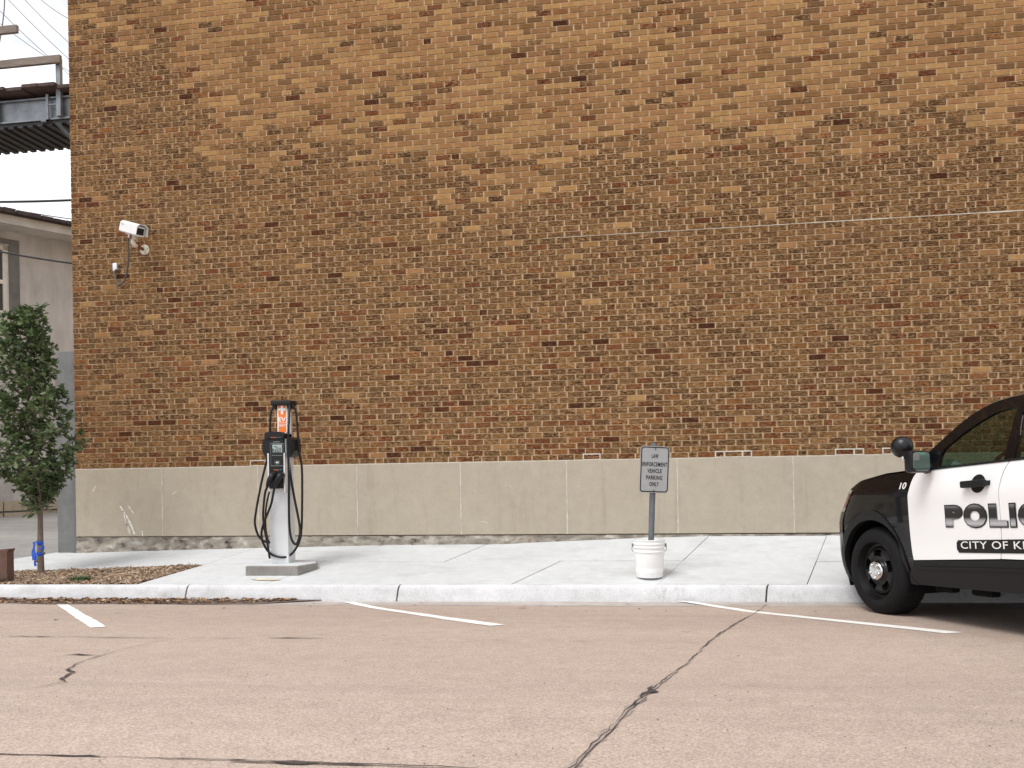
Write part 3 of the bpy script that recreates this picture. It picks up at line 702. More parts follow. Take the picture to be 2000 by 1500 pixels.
while n < 7500:
    x = rnd.uniform(-9.1, -4.9); y = rnd.uniform(-2.1, -.95)
    if not inpoly(x, y, bedi): continue
    n += 1; M = Matrix.Translation((x, y, zbed(x, y)+rnd.uniform(.004, .02))) @ Matrix.Rotation(rnd.uniform(0, 6.3), 4, 'Z') @ Matrix.Rotation(rnd.gauss(0, .35), 4, 'X') @ Matrix.Rotation(rnd.gauss(0, .3), 4, 'Y')
    l_, w_, h_ = rnd.uniform(.012, .034), rnd.uniform(.004, .011), rnd.uniform(.001, .004); b0 = len(vs_)
    vs_ += [tuple(M @ Vector(p)) for p in ((-l_, -w_*.5, -h_), (l_*.8, -w_, -h_), (l_, w_*.6, -h_), (-l_*.9, w_, -h_), (-l_, -w_*.4, h_), (l_*.8, -w_*.9, h_), (l_, w_*.5, h_), (-l_*.8, w_*.9, h_))]
    ff = [(4, 5, 6, 7), (0, 1, 5, 4), (1, 2, 6, 5), (2, 3, 7, 6), (3, 0, 4, 7)]; fs += [tuple(i+b0 for i in f) for f in ff]
    c = rnd.choice(CH_); k_ = rnd.uniform(.8, 1.25); cols += [(c[0]*k_, c[1]*k_, c[2]*k_, 1)]*5
tag(colmesh('bark_mulch', vs_, fs, cols, MAT['chip']), 'brown wood chip mulch covering the planting bed', 'mulch', kind='stuff')
# fallen leaves drifted in the gutter
vs_, fs, cols = [], [], []; LC = [(.20, .10, .05), (.28, .15, .07), (.38, .22, .11), (.13, .065, .035), (.48, .33, .18), (.09, .05, .03)]
def leaf_at(M, s, c):
    b0 = len(vs_); w_ = rnd.uniform(.4, .75); cu = rnd.uniform(-.3, .6)
    vs_.extend(tuple(M @ Vector((p[0]*s, p[1]*s*w_, p[2]*s))) for p in ((-1, 0, .2*cu), (-.4, .7, .35*cu), (.4, .6, .4*cu), (1, 0, .3*cu), (.4, -.6, .1), (-.4, -.7, .3), (0, 0, 0)))
    for i in range(6): fs.append((b0+i, b0+(i+1) % 6, b0+6)); cols.append((*c, 1))
n = 0
while n < 2600:
    X = rnd.uniform(-9, -3.35)
    lim = interp(X, [-9, -4.5, -3.9, -3.35], [.26, .26, .2, .07]); dd = .082+lim*min(1, abs(rnd.gauss(0, .55)))
    if X > -4.4 and rnd.random() < .35: continue
    n += 1; c = rnd.choice(LC); k_ = rnd.uniform(.7, 1.25)
    leaf_at(Matrix.Translation((X, kerbY(X)-dd, .004+rnd.random()*.022*(1-min(1, dd/.45)))) @ Matrix.Rotation(rnd.uniform(0, 6.3), 4, 'Z') @ Matrix.Rotation(rnd.gauss(0, .35), 4, 'X'), rnd.uniform(.009, .028), (c[0]*k_, c[1]*k_, c[2]*k_))
for k in range(26):
    X = rnd.uniform(-7, 1.5); dd = rnd.uniform(.2, .8)
    leaf_at(Matrix.Translation((X, kerbY(X)-dd, zst(kerbY(X)-dd)+.008)) @ Matrix.Rotation(rnd.uniform(0, 6.3), 4, 'Z'), rnd.uniform(.01, .02), rnd.choice(LC))
tag(colmesh('leaf_litter', vs_, fs, cols, MAT['chip']), 'dry brown leaves drifted along the gutter by the kerb', 'leaves', kind='stuff')
# damp dirt under the leaves
mb = MB(); n = 60; vv = []
for i in range(n+1):
    X = -9+i/n*5.9; dd = (.22+.12*(.6+.5*mnoise.noise(Vector((X*2, 0, 0)))))*(1 if X < -3.7 else max(.05, (-3.1-X)/.6)); vv += [(X, kerbY(X)-.07, .004), (X, kerbY(X)-.075-dd, .003)]
mb.add(vv, [(2*i, 2*i+1, 2*i+3, 2*i+2) for i in range(n)]); MAT['dirt'] = simple('gutter_dirt', (.13, .095, .075), .95, var=.5, vscale=10, bmp=.6, bscale=50)
tag(mb.build('gutter_dirt', MAT['dirt']), kind='structure')

# young oak
tb = HS(80, 1119); MAT['bark'] = simple('young_bark', (.15, .115, .09), .9, var=.35, vscale=18, stretch=(4, 4, 1), bmp=.7, bscale=30)
tree = empty('young_oak_tree', tb, 'slender young oak tree with dark green leaves in the mulch bed', 'tree')
k = 9.36/1620; rnd = random.Random(31)
TRK = [Vector((0, 0, -.05)), Vector((0, 0, .3)), Vector((-.005, .01, .6)), Vector((.0, 0, .95)), Vector((-.09, .02, 1.4)), Vector((-.12, .0, 1.9)), Vector((-.12, .01, 2.4)), Vector((-.14, 0, 2.95))]
mb = MB(); mb.tube(TRK, [.038, .031, .027, .025, .021, .016, .011, .004], 10, 5)
for zz, a in ((.22, 0), (.4, 2.2), (.14, 4)): mb.lathe([(.001, .03), (.016, .022), (.02, 0)], 8, Matrix.Translation((.026*cos(a), .026*sin(a), zz)) @ Matrix.Rotation(pi/2, 4, Vector((-sin(a), cos(a), 0))))
def trunk_at(z): 
    for i in range(len(TRK)-1):
        if TRK[i].z <= z <= TRK[i+1].z: return TRK[i].lerp(TRK[i+1], (z-TRK[i].z)/(TRK[i+1].z-TRK[i].z))
    return TRK[-1]
halfw = lambda z: interp(z, [.88, 1.05, 1.4, 1.75, 2.05, 2.35, 2.6, 2.85, 3.02], [.08, .30, .47, .43, .38, .30, .24, .15, .03])
vs_, fs, cols = [], [], []
GC = [(.11, .165, .062), (.13, .185, .075), (.08, .125, .048), (.165, .22, .095), (.05, .085, .034), (.20, .25, .125)]
LOBE = [(-.02, 0), (.18, .16), (.30, .10), (.42, .27), (.55, .16), (.70, .28), (.80, .15), (1.0, 0), (.80, -.15), (.70, -.28), (.55, -.16), (.42, -.27), (.30, -.10), (.18, -.16)]
def oak_leaf(p, d, s, c):
    d = d.normalized(); sd_ = d.cross(Vector((rnd.gauss(0, .5), rnd.gauss(0, .5), 1))).normalized(); nn = sd_.cross(d)
    b0 = len(vs_); fold = rnd.uniform(.1, .5); cv = rnd.uniform(-.1, .35)
    for (a, b_) in LOBE: vs_.append(tuple(p+d*a*s+sd_*b_*s*1.05+nn*s*(abs(b_)*fold-cv*a*a)))
    vs_.append(tuple(p+d*.5*s-nn*s*cv*.25)); n_ = len(LOBE)
    for i in range(n_): fs.append((b0+i, b0+(i+1) % n_, b0+n_)); cols.append((*c, 1))
def twig(p0, p1, r):
    mid = p0.lerp(p1, .5)+Vector((rnd.gauss(0, .02), rnd.gauss(0, .02), -.02)); mb.tube([p0, mid, p1], [r, r*.7, r*.35], 5, 3); return catmull([p0, mid, p1], 6)
zz = .86; ang = 0
while zz < 2.95:
    ang += 2.4+rnd.uniform(-.4, .4); p0 = trunk_at(max(.62, zz-.28*min(1, (3-zz)))); hw = halfw(zz)*rnd.uniform(.75, 1.12)
    c0 = trunk_at(zz); hw *= 1+.55*mnoise.noise(Vector((cos(ang)*1.3, sin(ang)*1.3, zz*2.6))); p1 = Vector((c0.x+hw*cos(ang), c0.y+hw*sin(ang), zz+rnd.uniform(-.05, .06)))
    path = twig(p0, p1, .010*(1.2-zz/4)); m_ = 7 if zz > 1 else 4
    ends = [(q, (path[min(i+1, len(path)-1)]-path[max(0, i-1)]).normalized()) for i, q in enumerate(path) if i > len(path)*.28]
    for q, d in ends:
        for s_ in range(rnd.choice((1, 1, 2))):
            dv = (d*.6+Vector((rnd.gauss(0, .7), rnd.gauss(0, .7), rnd.gauss(.25, .5)))).normalized(); le = rnd.uniform(.05, .14); q2 = q+dv*le
            mb.tube([q, q2], [.003, .0015], 4)
            sh = rnd.uniform(.75, 1.25)
            for w_ in range(rnd.randint(5, 9)):
                c = rnd.choice(GC); k_ = sh*rnd.uniform(.85, 1.15)
                oak_leaf(q.lerp(q2, rnd.uniform(.4, 1.05)), dv*.8+Vector((rnd.gauss(0, .8), rnd.gauss(0, .8), rnd.gauss(-.05, .6))), rnd.uniform(.05, .088), (c[0]*k_, c[1]*k_, c[2]*k_))
    zz += .024 if zz > 1.0 else .03
mb.build('trunk', MAT['bark'], tree, smooth=True)
colmesh('crown', vs_, fs, cols, MAT['leaf'], tree)
MAT['blue'] = simple('blue_tape', (.015, .10, .55), .45, var=.2, vscale=30)
mb = MB(); zb_ = .26
for q in range(3): mb.lathe([(.034, 0), (.035, .012), (.036, .03), (.034, .045)], 14, Matrix.Translation((0, 0, .2+q*.06)) @ Matrix.Rotation(.25*(-1)**q, 4, 'X'), False)
mb.grid(lambda u, v: (-.035-.045*u+.006*sin(v*9), -.03-.012*sin(u*4+v*5), .36-.20*v-.02*u), 5, 8)
mb.grid(lambda u, v: (-.02-.03*u+.004*sin(v*7), -.036-.008*sin(u*5+v*3), .22-.14*v), 4, 6)
o = mb.build('blue_tape', MAT['blue'], smooth=True); o.location = tb; tag(o, 'blue plastic tape tied around the young tree trunk', 'tape')
# slanted rusty brown post
MAT['rustwood'] = simple('brown_post', (.115, .062, .045), .85, var=.35, vscale=12, stretch=(6, 6, 1), bmp=.4, bscale=40)
pb = HS(12, 1136); mb = MB(); hw_ = .062
prof = [(-.055, -.08), (.05, -.08), (.05, .30), (.068, .345), (.06, .352), (-.055, .325), (-.10, .30)]
mb.prism([(-.058, -.08), (.055, -.08), (.055, .315), (.075, .352), (-.058, .345), (-.075, .30), (-.058, .29)], lambda a, b_, h: (a, h, b_), -.05, .05)
o = mb.build('brown_post', MAT['rustwood']); o.location = pb; tag(o, 'short brown weathered post with slanted top beside the tree', 'post')
# grass tufts in the bed
MAT['grass'] = simple('grass_blade', (.05, .11, .03), .6, var=.4, vscale=30)
def tuft(px, py, n, h, spread, label):
    p = HS(px, py); mb = MB()
    for i in range(n):
        a = rnd.uniform(0, 6.3); r0 = spread*rnd.random()**.7; b0 = Vector((r0*cos(a), r0*sin(a)*.6, 0)); a2 = rnd.uniform(0, 6.3); ln = h*rnd.uniform(.5, 1.2); le = rnd.uniform(.4, 1.6)
        d = Vector((cos(a2)*le, sin(a2)*le, 1)).normalized(); sv = Vector((-sin(a2), cos(a2), 0))*.0028
        p1 = b0+d*ln*.6; p2 = b0+d*ln+Vector((cos(a2), sin(a2), -.5))*ln*.3
        mb.add([b0-sv, b0+sv, p1+sv*.8, p1-sv*.8, p2], [(0, 1, 2, 3), (3, 2, 4)])
    o = mb.build('grass_tuft', MAT['grass'], fixn=False); o.location = p; return tag(o, label, 'grass')
tuft(157, 1133, 240, .075, .12, 'dark green grass tuft growing in the wood chips near the kerb')
tuft(208, 1117, 70, .04, .08, 'small sparse grass sprig near the back of the mulch bed')
tuft(8, 1137, 90, .11, .07, 'green weeds at the foot of the brown post')
#PART3
# ------------------------------------------------------------------ lettering
def text_geo(body, offset=0.0, align='CENTER', space=1.0):
    cu = bpy.data.curves.new('txt', 'FONT'); cu.body = body; cu.size = 1; cu.offset = offset; cu.align_x = align; cu.resolution_u = 4; cu.space_character = space
    ob = bpy.data.objects.new('txt', cu); C.objects.link(ob); dg = bpy.context.evaluated_depsgraph_get()
    me = bpy.data.meshes.new_from_object(ob.evaluated_get(dg)); vv = [v.co.copy() for v in me.vertices]; ff = [tuple(p.vertices) for p in me.polygons]
    bpy.data.objects.remove(ob); bpy.data.meshes.remove(me); bpy.data.curves.remove(cu); return vv, ff
def glyphs(mbx, body, x0, x1, y0, y1, fn, offset=0.0, space=1.0, grow=0.0, ref=None):
    """fit the lettering into the box x0..x1, y0..y1 and place it with fn(x, y)"""
    vv, ff = text_geo(body, offset, space=space)
    a0 = min(v.x for v in vv); a1 = max(v.x for v in vv); b0 = min(v.y for v in vv); b1 = max(v.y for v in vv)
    x0 -= grow; x1 += grow; y0 -= grow; y1 += grow
    mbx.add([fn(x0+(v.x-a0)/(a1-a0)*(x1-x0), y0+(v.y-b0)/(b1-b0)*(y1-y0)) for v in vv], ff)

# ------------------------------------------------------------------ concrete pad and charging station
PZ = .285
poly = [(-4.105, -1.55), (-3.525, -1.55), (-3.425, -1.26), (-3.545, -.98), (-4.105, -.98)]
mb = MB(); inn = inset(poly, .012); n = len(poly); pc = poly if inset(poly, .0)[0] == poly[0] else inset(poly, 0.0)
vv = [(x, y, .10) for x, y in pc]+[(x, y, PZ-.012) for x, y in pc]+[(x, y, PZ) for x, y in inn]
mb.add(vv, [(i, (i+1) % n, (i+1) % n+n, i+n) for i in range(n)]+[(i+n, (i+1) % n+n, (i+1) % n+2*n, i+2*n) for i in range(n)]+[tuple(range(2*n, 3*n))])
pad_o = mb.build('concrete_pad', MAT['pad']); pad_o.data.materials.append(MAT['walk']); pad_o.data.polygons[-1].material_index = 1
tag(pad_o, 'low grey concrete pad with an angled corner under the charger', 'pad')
mb = MB(); sheet(mb, [(-3.98, -1.72), (-3.85, -1.69), (-3.7, -1.705), (-3.62, -1.74), (-3.7, -1.78), (-3.86, -1.77)], lambda x, y: (x, y, zs(x, y)+.008), None, .05)
MAT['stain'] = simple('ochre_stain', (.60, .54, .40), .9, var=.2, vscale=16); mb.build('stain', MAT['stain'], walk)

MAT['alu'] = simple('brushed_aluminium', (.66, .68, .69), .42, .35, var=.06, vscale=3)
MAT['alu2'] = simple('aluminium_trim', (.74, .75, .75), .3, .7)
MAT['blk'] = simple('black_plastic', (.008, .008, .0095), .42, bmp=.05, bscale=300)
MAT['rubber'] = simple('cable_rubber', (.006, .006, .0065), .5)
MAT['orange'] = simple('orange_vinyl', (.88, .20, .02), .45)
MAT['vinyl'] = simple('white_vinyl', (.82, .82, .80), .45)
MAT['lcd'] = simple('lcd_screen', (.33, .40, .38), .2)
MAT['lcdink'] = simple('lcd_ink', (.05, .07, .07), .4)
MAT['greyink'] = simple('grey_print', (.25, .26, .27), .5)
MAT['teal'] = simple('teal_print', (.06, .20, .22), .5); MAT['redink'] = simple('red_print', (.75, .14, .03), .5)
CB = Vector((-3.834, -1.22, PZ))
chg = empty('charging_station', CB, 'silver and black electric vehicle charging station with orange sign and looped cables', 'charger')
YF = -1.305                                   # front face of the lower column
def c4(x, y, Y=YF): return PW(460+x/3.945, 760+y/3.945, Y)
def cb(mbx, nm, mt, parent=None, smooth=False):
    o = mbx.build(nm, MAT[mt], chg if parent is None else parent, smooth)
    o.matrix_parent_inverse = Matrix.Translation(-CB) if parent is None else Matrix.Identity(4)
    return o
xl, xr = -3.934, -3.735
mb = MB(); mb.box(xl, xr, YF, -1.13, PZ, 1.70, .008); mb.box(xl-.004, xl+.012, YF-.004, -1.125, PZ+.0, 1.47, .002); mb.box(xr-.012, xr+.004, YF-.004, -1.125, PZ, 1.47, .002); col = cb(mb, 'column', 'alu')
mb = MB(); mb.box(xl+.02, xr-.02, -1.129, -1.09, PZ, 1.98, .004); cb(mb, 'back_rail', 'alu2')
ux0, ux1, UY = -3.885, -3.765, -1.19; ztop = 2.01
mb = MB(); mb.box(ux0, ux1, UY, -1.10, 1.66, ztop, .004); cb(mb, 'upper_column', 'alu')
sgn = MB(); sgn.box(ux0+.006, ux1-.006, UY-.004, UY+.001, 1.68, ztop-.005); sg = cb(sgn, 'sign_panel', 'vinyl')
mb = MB(); mb.box(ux0+.016, ux1-.016, UY-.0055, UY-.003, 1.68, ztop-.006); cb(mb, 'orange_panel', 'orange')
cx = (ux0+ux1)/2; f_ = lambda x, y: (x, UY-.0085, y)
mb = MB()
def bar(x0, x1, z0, z1): mb.add([(x0, UY-.0085, z0), (x1, UY-.0085, z0), (x1, UY-.0085, z1), (x0, UY-.0085, z1)], [(0, 1, 2, 3)])
bar(cx-.014, cx+.014, 1.915, ztop-.006)
mb.add([(cx+.014*cos(pi+q*pi/8), UY-.0085, 1.915+.014*sin(pi+q*pi/8)) for q in range(9)], [tuple(range(9))])
mb.add([(x, UY-.0088, z) for x, z in ((cx-.044, 1.944), (cx+.044, 1.944), (cx+.044, 1.968), (cx-.044, 1.968))], [(0, 1, 2, 3)])
glyphs(mb, 'EV', cx-.042, cx+.042, 1.822, 1.872, f_, .02); bar(cx-.042, cx+.042, 1.806, 1.811); glyphs(mb, 'ONLY', cx-.042, cx+.042, 1.767, 1.794, f_, .02)
cb(mb, 'lettering', 'vinyl')
mb = MB(); mb.box(cx-.118, cx+.118, UY-.05, -1.06, ztop-.012, ztop+.045, .02); mb.box(cx-.105, cx-.062, UY-.03, -1.12, ztop-.05, ztop, .01); mb.box(cx+.062, cx+.105, UY-.03, -1.12, ztop-.05, ztop, .01); cb(mb, 'top_cap', 'blk', smooth=True)
# head unit
HF = YF-.045
mb = MB(); mb.box(-3.925, -3.752, HF, -1.28, 1.094, 1.66, .006); hd = cb(mb, 'head_unit', 'blk', smooth=True)
mb = MB(); mb.prism([(-3.955, 1.635), (-3.735, 1.635), (-3.735, 1.685), (-3.755, 1.70), (-3.80, 1.706), (-3.90, 1.706), (-3.94, 1.70), (-3.955, 1.685)], lambda a, b_, h: (a, h, b_), HF-.02, -1.16); cb(mb, 'head_hood', 'blk')
wing = [(-3.955, 1.65), (-4.005, 1.62), (-4.01, 1.50), (-3.985, 1.455), (-3.96, 1.43), (-3.93, 1.43), (-3.93, 1.65)]
for sgn_ in (0, 1):
    pl = wing if not sgn_ else [(2*CB.x-a+.012, b_) for a, b_ in wing]
    mb = MB(); mb.prism(pl, lambda a, b_, h: (a, h, b_), -1.31, -1.12); cb(mb, 'side_wing', 'blk')
for x0 in (xl, xr-.016):
    mb = MB(); mb.box(x0, x0+.018, HF-.003, YF+.02, 1.094 if x0 == xl else 1.05, 1.475, .003); cb(mb, 'trim_strip', 'alu2')
yy = HF-.002
def pl_(mbx, x0, x1, z0, z1, y): mbx.add([(x0, y, z0), (x1, y, z0), (x1, y, z1), (x0, y, z1)], [(0, 1, 2, 3)])
def h4(x, y): return c4(x, y, HF)
a, b_ = h4(285, 428), h4(360, 490); mb = MB(); mb.box(a.x, b_.x, HF-.004, HF+.002, b_.z, a.z); scr = cb(mb, 'screen', 'lcd')
mb = MB()
for (x0, y0, x1, y1) in ((287, 458, 296, 488), (300, 440, 316, 448), (318, 446, 326, 486), (303, 462, 312, 488), (334, 452, 352, 458), (332, 464, 340, 486), (346, 462, 352, 480), (290, 486, 356, 489)):
    p, q = h4(x0, y0), h4(x1, y1); pl_(mb, p.x, q.x, q.z, p.z, HF-.0055)
cb(mb, 'screen_marks', 'lcdink')
mb = MB(); p, q = h4(272, 420), h4(368, 590)
for (x0, y0, x1, y1) in ((290, 405, 340, 409), (272, 419, 372, 420.5), (272, 590, 372, 591.5), (272, 420, 273.5, 590), (370.5, 420, 372, 590)):
    p, q = h4(x0, y0), h4(x1, y1); pl_(mb, p.x, q.x, q.z, p.z, HF-.003)
for i in range(5):
    p, q = h4(284+i*16, 508), h4(292+i*16, 514); pl_(mb, p.x, q.x, q.z, p.z, HF-.003)
c_ = h4(322, 565)
for q in range(20): 
    a0, a1 = 2*pi*q/20, 2*pi*(q+1)/20; mb.add([(c_.x+r*cos(a_)*1.3, HF-.003, c_.z+r*sin(a_)) for r, a_ in ((.024, a0), (.024, a1), (.022, a1), (.022, a0))], [(0, 1, 2, 3)])
cb(mb, 'print_marks', 'greyink')
mb = MB(); mb.prism([(c_.x-.014, c_.z-.006), (c_.x-.008, c_.z-.006), (c_.x+.002, c_.z-.013), (c_.x+.002, c_.z+.013), (c_.x-.008, c_.z+.006), (c_.x-.014, c_.z+.006)], lambda a, b_, h: (a, h, b_), HF-.004, HF-.003)
for q in (0, 1): pl_(mb, c_.x+.007+q*.007, c_.x+.010+q*.007, c_.z-.008-q*.004, c_.z+.008+q*.004, HF-.004)
cb(mb, 'tap_symbol', 'vinyl')
for (pa, pb_, Yl, split) in (((278, 379), (356, 368), HF-.022, .5), ((294, 628), (362, 615), HF-.003, .5)):
    p, q = c4(*pa, HF), c4(*pb_, HF); mid = p.x+(q.x-p.x)*split
    mb = MB(); glyphs(mb, 'charge', p.x, mid, p.z, q.z, lambda x, y: (x, Yl, y), .02); cb(mb, 'logo_word', 'redink')
    mb = MB(); glyphs(mb, 'point', mid+.002, q.x, p.z, q.z, lambda x, y: (x, Yl, y), .02); cb(mb, 'logo_word', 'teal')
# connectors and cables
def cp(pts, Ys):
    n = len(pts); return [c4(p[0], p[1], Ys[min(len(Ys)-1, int(i/(n-1)*(len(Ys)-1)+.5))]) for i, p in enumerate(pts)]
def cable(pts, Ys, nm='cable', r=.0125):
    mb = MB(); mb.tube(cp(pts, Ys), r, 10, 6); return cb(mb, nm, 'rubber', smooth=True)
for pts in ([(292, 658), (280, 672), (262, 706), (250, 735), (244, 756)], [(352, 658), (342, 670), (322, 705), (308, 735), (300, 757)]):
    mb = MB(); mb.tube(cp(pts, [HF-.02, HF-.075, HF-.085, HF-.08, HF-.07]), [.026, .034, .030, .022, .015], 12, 5)
    p = cp(pts, [HF-.02])[0]; mb.lathe([(.03, 0), (.034, .02), (.034, .05), (.026, .055)], 18, Matrix.Translation((p.x+.006, HF+.005, p.z-.01)) @ Matrix.Rotation(pi/2, 4, 'X'))
    cb(mb, 'connector', 'blk', smooth=True)
cable([(440, 126), (462, 160), (475, 260), (492, 480), (512, 620), (513, 900), (508, 1080), (488, 1185), (430, 1272), (360, 1296), (270, 1268), (215, 1190), (200, 1120), (215, 1040), (270, 900), (290, 810), (300, 755)], [-1.2, -1.2, -1.22, -1.24, -1.26, -1.32, -1.36, HF-.05, HF-.07])
cable([(318, 128), (290, 143), (273, 180), (268, 250), (266, 335)], [-1.18, -1.18, -1.2, -1.2, -1.2])
cable([(250, 500), (238, 560), (200, 720), (160, 930), (150, 1040), (180, 1135), (230, 1176), (275, 1182)], [-1.2, -1.22, -1.24, -1.24, -1.2, -1.15])
cable([(244, 755), (226, 810), (213, 960), (222, 1070), (248, 1200), (264, 1305)], [HF-.07, HF-.05, HF-.03, HF-.02])
cable([(262, 790), (246, 850), (232, 950), (234, 1080), (256, 1190)], [HF-.0, HF-.01, HF-.01], r=.010)
cable([(418, 125), (408, 300), (406, 480), (411, 700), (413, 1000), (428, 1145), (466, 1196), (492, 1130), (492, 1040), (450, 820), (424, 660), (419, 560)], [UY-.03, HF-.01, HF-.02, YF-.03, YF-.03, YF-.02, -1.25, -1.22, -1.2])

# ------------------------------------------------------------------ parking sign in a bucket
SB = HS(1268, 1127); SB.z = zs(SB.x, SB.y); SB.x = .112
MAT['signgrey'] = simple('reflective_sheet', (.36, .365, .36), .4, var=.06, vscale=20)
MAT['post'] = simple('galvanised_post', (.16, .175, .19), .55, .5, var=.2, vscale=12)
MAT['ink'] = simple('sign_black', (.008, .008, .008), .8)
MAT['bucketm'] = simple('white_plastic', (.87, .87, .86), .35, var=.02, vscale=10)
sign = empty('parking_sign', SB, 'grey law enforcement vehicle parking sign on a leaning steel post in a bucket', 'sign')
lean = .045
def sp(x, y, z): return Vector((x+lean*z, y, z))
mb = MB(); mb.tube([sp(.004, 0, .05), sp(.004, 0, PW(1274, 866, SB.y).z-SB.z)], .029, 14); mb.build('post', MAT['post'], sign, smooth=True)
yaw = radians(22); zc = PW(1275, 917, SB.y).z-SB.z; SW, SH = .305, .455
Ms = Matrix.Translation(sp(.016, -.048, zc)) @ Matrix.Rotation(.055, 4, 'Y') @ Matrix.Rotation(yaw, 4, 'Z')
def rrect(w_, h_, r, n=6):
    out_ = []
    for cx_, cy_, a0 in ((w_/2-r, h_/2-r, 0), (-w_/2+r, h_/2-r, 90), (-w_/2+r, -h_/2+r, 180), (w_/2-r, -h_/2+r, 270)):
        out_ += [(cx_+r*cos(radians(a0+90*k/n)), cy_+r*sin(radians(a0+90*k/n))) for k in range(n+1)]
    return out_
P3 = lambda a, b_, h: tuple(Ms @ Vector((a, h, b_)))
mb = MB(); mb.prism(rrect(SW, SH, .035), P3, -.0015, .0015); plate = mb.build('sign_plate', MAT['signgrey'], sign)
mb = MB(); o1, o2 = rrect(SW-.014, SH-.014, .03), rrect(SW-.034, SH-.034, .022); n = len(o1)
mb.add([P3(a, b_, -.003) for a, b_ in o1+o2], [(i, (i+1) % n, (i+1) % n+n, i+n) for i in range(n)]); mb.build('border', MAT['ink'], plate)
mb = MB(); TX = [('LAW', .23, .111, .152), ('ENFORCEMENT', .85, .030, .071), ('VEHICLE', .49, -.034, .007), ('PARKING', .545, -.099, -.058), ('ONLY', .32, -.162, -.121)]
for tx, fr, y0, y1 in TX: glyphs(mb, tx, -fr*.1525, fr*.1525, y0, y1, lambda x, y: P3(x, y, -.0036), .022, 1.12)
mb.build('lettering', MAT['ink'], plate)
for bz in (.20, -.205):
    mb = MB(); mb.lathe([(.009, 0), (.009, .005), (.005, .009)], 8, Ms @ Matrix.Translation((0, -.002, bz)) @ Matrix.Rotation(pi/2, 4, 'X')); mb.build('bolt', MAT['post'], plate)
bk = empty('bucket', SB, 'white plastic bucket holding the sign post on the sidewalk', 'bucket')
mb = MB(); mb.lathe([(.0, .004), (.126, .004), (.131, .012), (.146, .25), (.154, .252), (.154, .262), (.147, .266), (.148, .292), (.157, .294), (.157, .304), (.149, .308), (.150, .325), (.158, .327), (.158, .340), (.151, .343), (.152, .362), (.158, .366), (.157, .374), (.150, .374), (.146, .36), (.135, .06), (0, .06)], 48, cap=False)
mb.build('body', MAT['bucketm'], bk, smooth=True)
mb = MB(); mb.lathe([(.001, .30), (.143, .298)], 32, cap=False); mb.build('concrete_fill', MAT['gutter'], bk)
mb = MB(); pts = [(-.165, 0, .30), (-.168, -.03, .26), (-.150, -.085, .225), (-.08, -.15, .21), (0, -.175, .205), (.08, -.15, .21), (.150, -.085, .225), (.168, -.03, .26), (.165, 0, .30)]
pts = [(-.162, 0, .315), (-.168, .01, .28), (-.16, .05, .25), (-.12, .12, .232), (0, .165, .225), (.12, .12, .232), (.16, .05, .25), (.168, .01, .28), (.162, 0, .315)]
mb.tube(pts, .0028, 6, 5); 
for sx in (-1, 1): mb.box(sx*.16-.008, sx*.16+.008, -.016, .016, .295, .33, .003)
mb.build('handle', MAT['post'], bk, smooth=True)

# ------------------------------------------------------------------ security camera on the wall
MAT['camwhite'] = simple('camera_housing', (.72, .73, .72), .35, var=.04, vscale=15)
MAT['cream'] = simple('cream_bracket', (.66, .62, .50), .5, var=.12, vscale=20)
MAT['rust'] = simple('rust', (.22, .075, .03), .8, var=.35, vscale=40)
MAT['glass_dark'] = simple('camera_glass', (.01, .01, .012), .08)
PB = PW(283, 488, -.006)
sc = empty('security_camera', PB, 'white box security camera on a rusty bracket high on the brick wall', 'camera')
def sb_(mbx, nm, mt, smooth=False): return mbx.build(nm, MAT[mt], sc, smooth)
mb = MB(); mb.lathe([(.064, 0), (.064, .008), (.058, .011)], 28, Matrix.Rotation(pi/2, 4, 'X')); mb.lathe([(.03, .01), (.022, .03), (.018, .05)], 16, Matrix.Rotation(pi/2, 4, 'X')); 
pl = sb_(mb, 'wall_plate', 'cream', True)
for q in range(4):
    a = q*pi/2+.2; mb = MB(); mb.lathe([(.006, .011), (.006, .015)], 8, Matrix.Rotation(pi/2, 4, 'X') @ Matrix.Translation((.047*cos(a), .047*sin(a), 0))); mb.build('bolt', MAT['rust'], pl)
elb = Vector((-.0, -.225, .005)); mb = MB(); mb.tube([(0, -.045, 0), (0, -.12, .0), elb+Vector((0, .03, 0))], .021, 12); sb_(mb, 'arm', 'rust', True)
mb = MB(); mb.tube([elb+Vector((0, .035, -.003)), elb, elb+Vector((-.004, -.022, .03)), elb+Vector((-.008, -.025, .09))], [.026, .028, .026, .022], 14, 4); sb_(mb, 'elbow', 'cream', True)
# housing: its axis looks along the wall to the right, down and out
ax = Vector((.80, -.42, -.30)).normalized(); sdv = ax.cross(Vector((0, 0, 1))).normalized(); upv = sdv.cross(ax)
ctr = elb+Vector((.005, -.025, .185))
MC = Matrix((ax, -sdv, upv)).transposed().to_4x4(); MC.translation = ctr
mb = MB(); mb.box(-.055, .045, -.03, .03, -.115, -.062, .006, MC); mb.box(-.1, .085, -.038, .038, -.075, -.06, .003, MC); sb_(mb, 'mount_block', 'camwhite', True)
mb = MB(); mb.box(.02, .05, -.05, -.03, -.12, -.055, .004, MC); sb_(mb, 'clamp_bolt', 'rust')
mb = MB(); mb.box(-.19, .165, -.062, .062, -.064, .06, .012, MC); hs = sb_(mb, 'housing', 'camwhite', True)
mb = MB(); shp = [(-.078, -.05), (-.072, .058), (-.045, .082), (.045, .082), (.072, .058), (.078, -.05), (.073, -.05), (.067, .055), (.042, .076), (-.042, .076), (-.067, .055), (-.073, -.05)]
mb.prism(shp, lambda a, b_, h: tuple(MC @ Vector((h, a, b_))), -.195, .215); o = mb.build('sun_shield', MAT['camwhite'], hs)
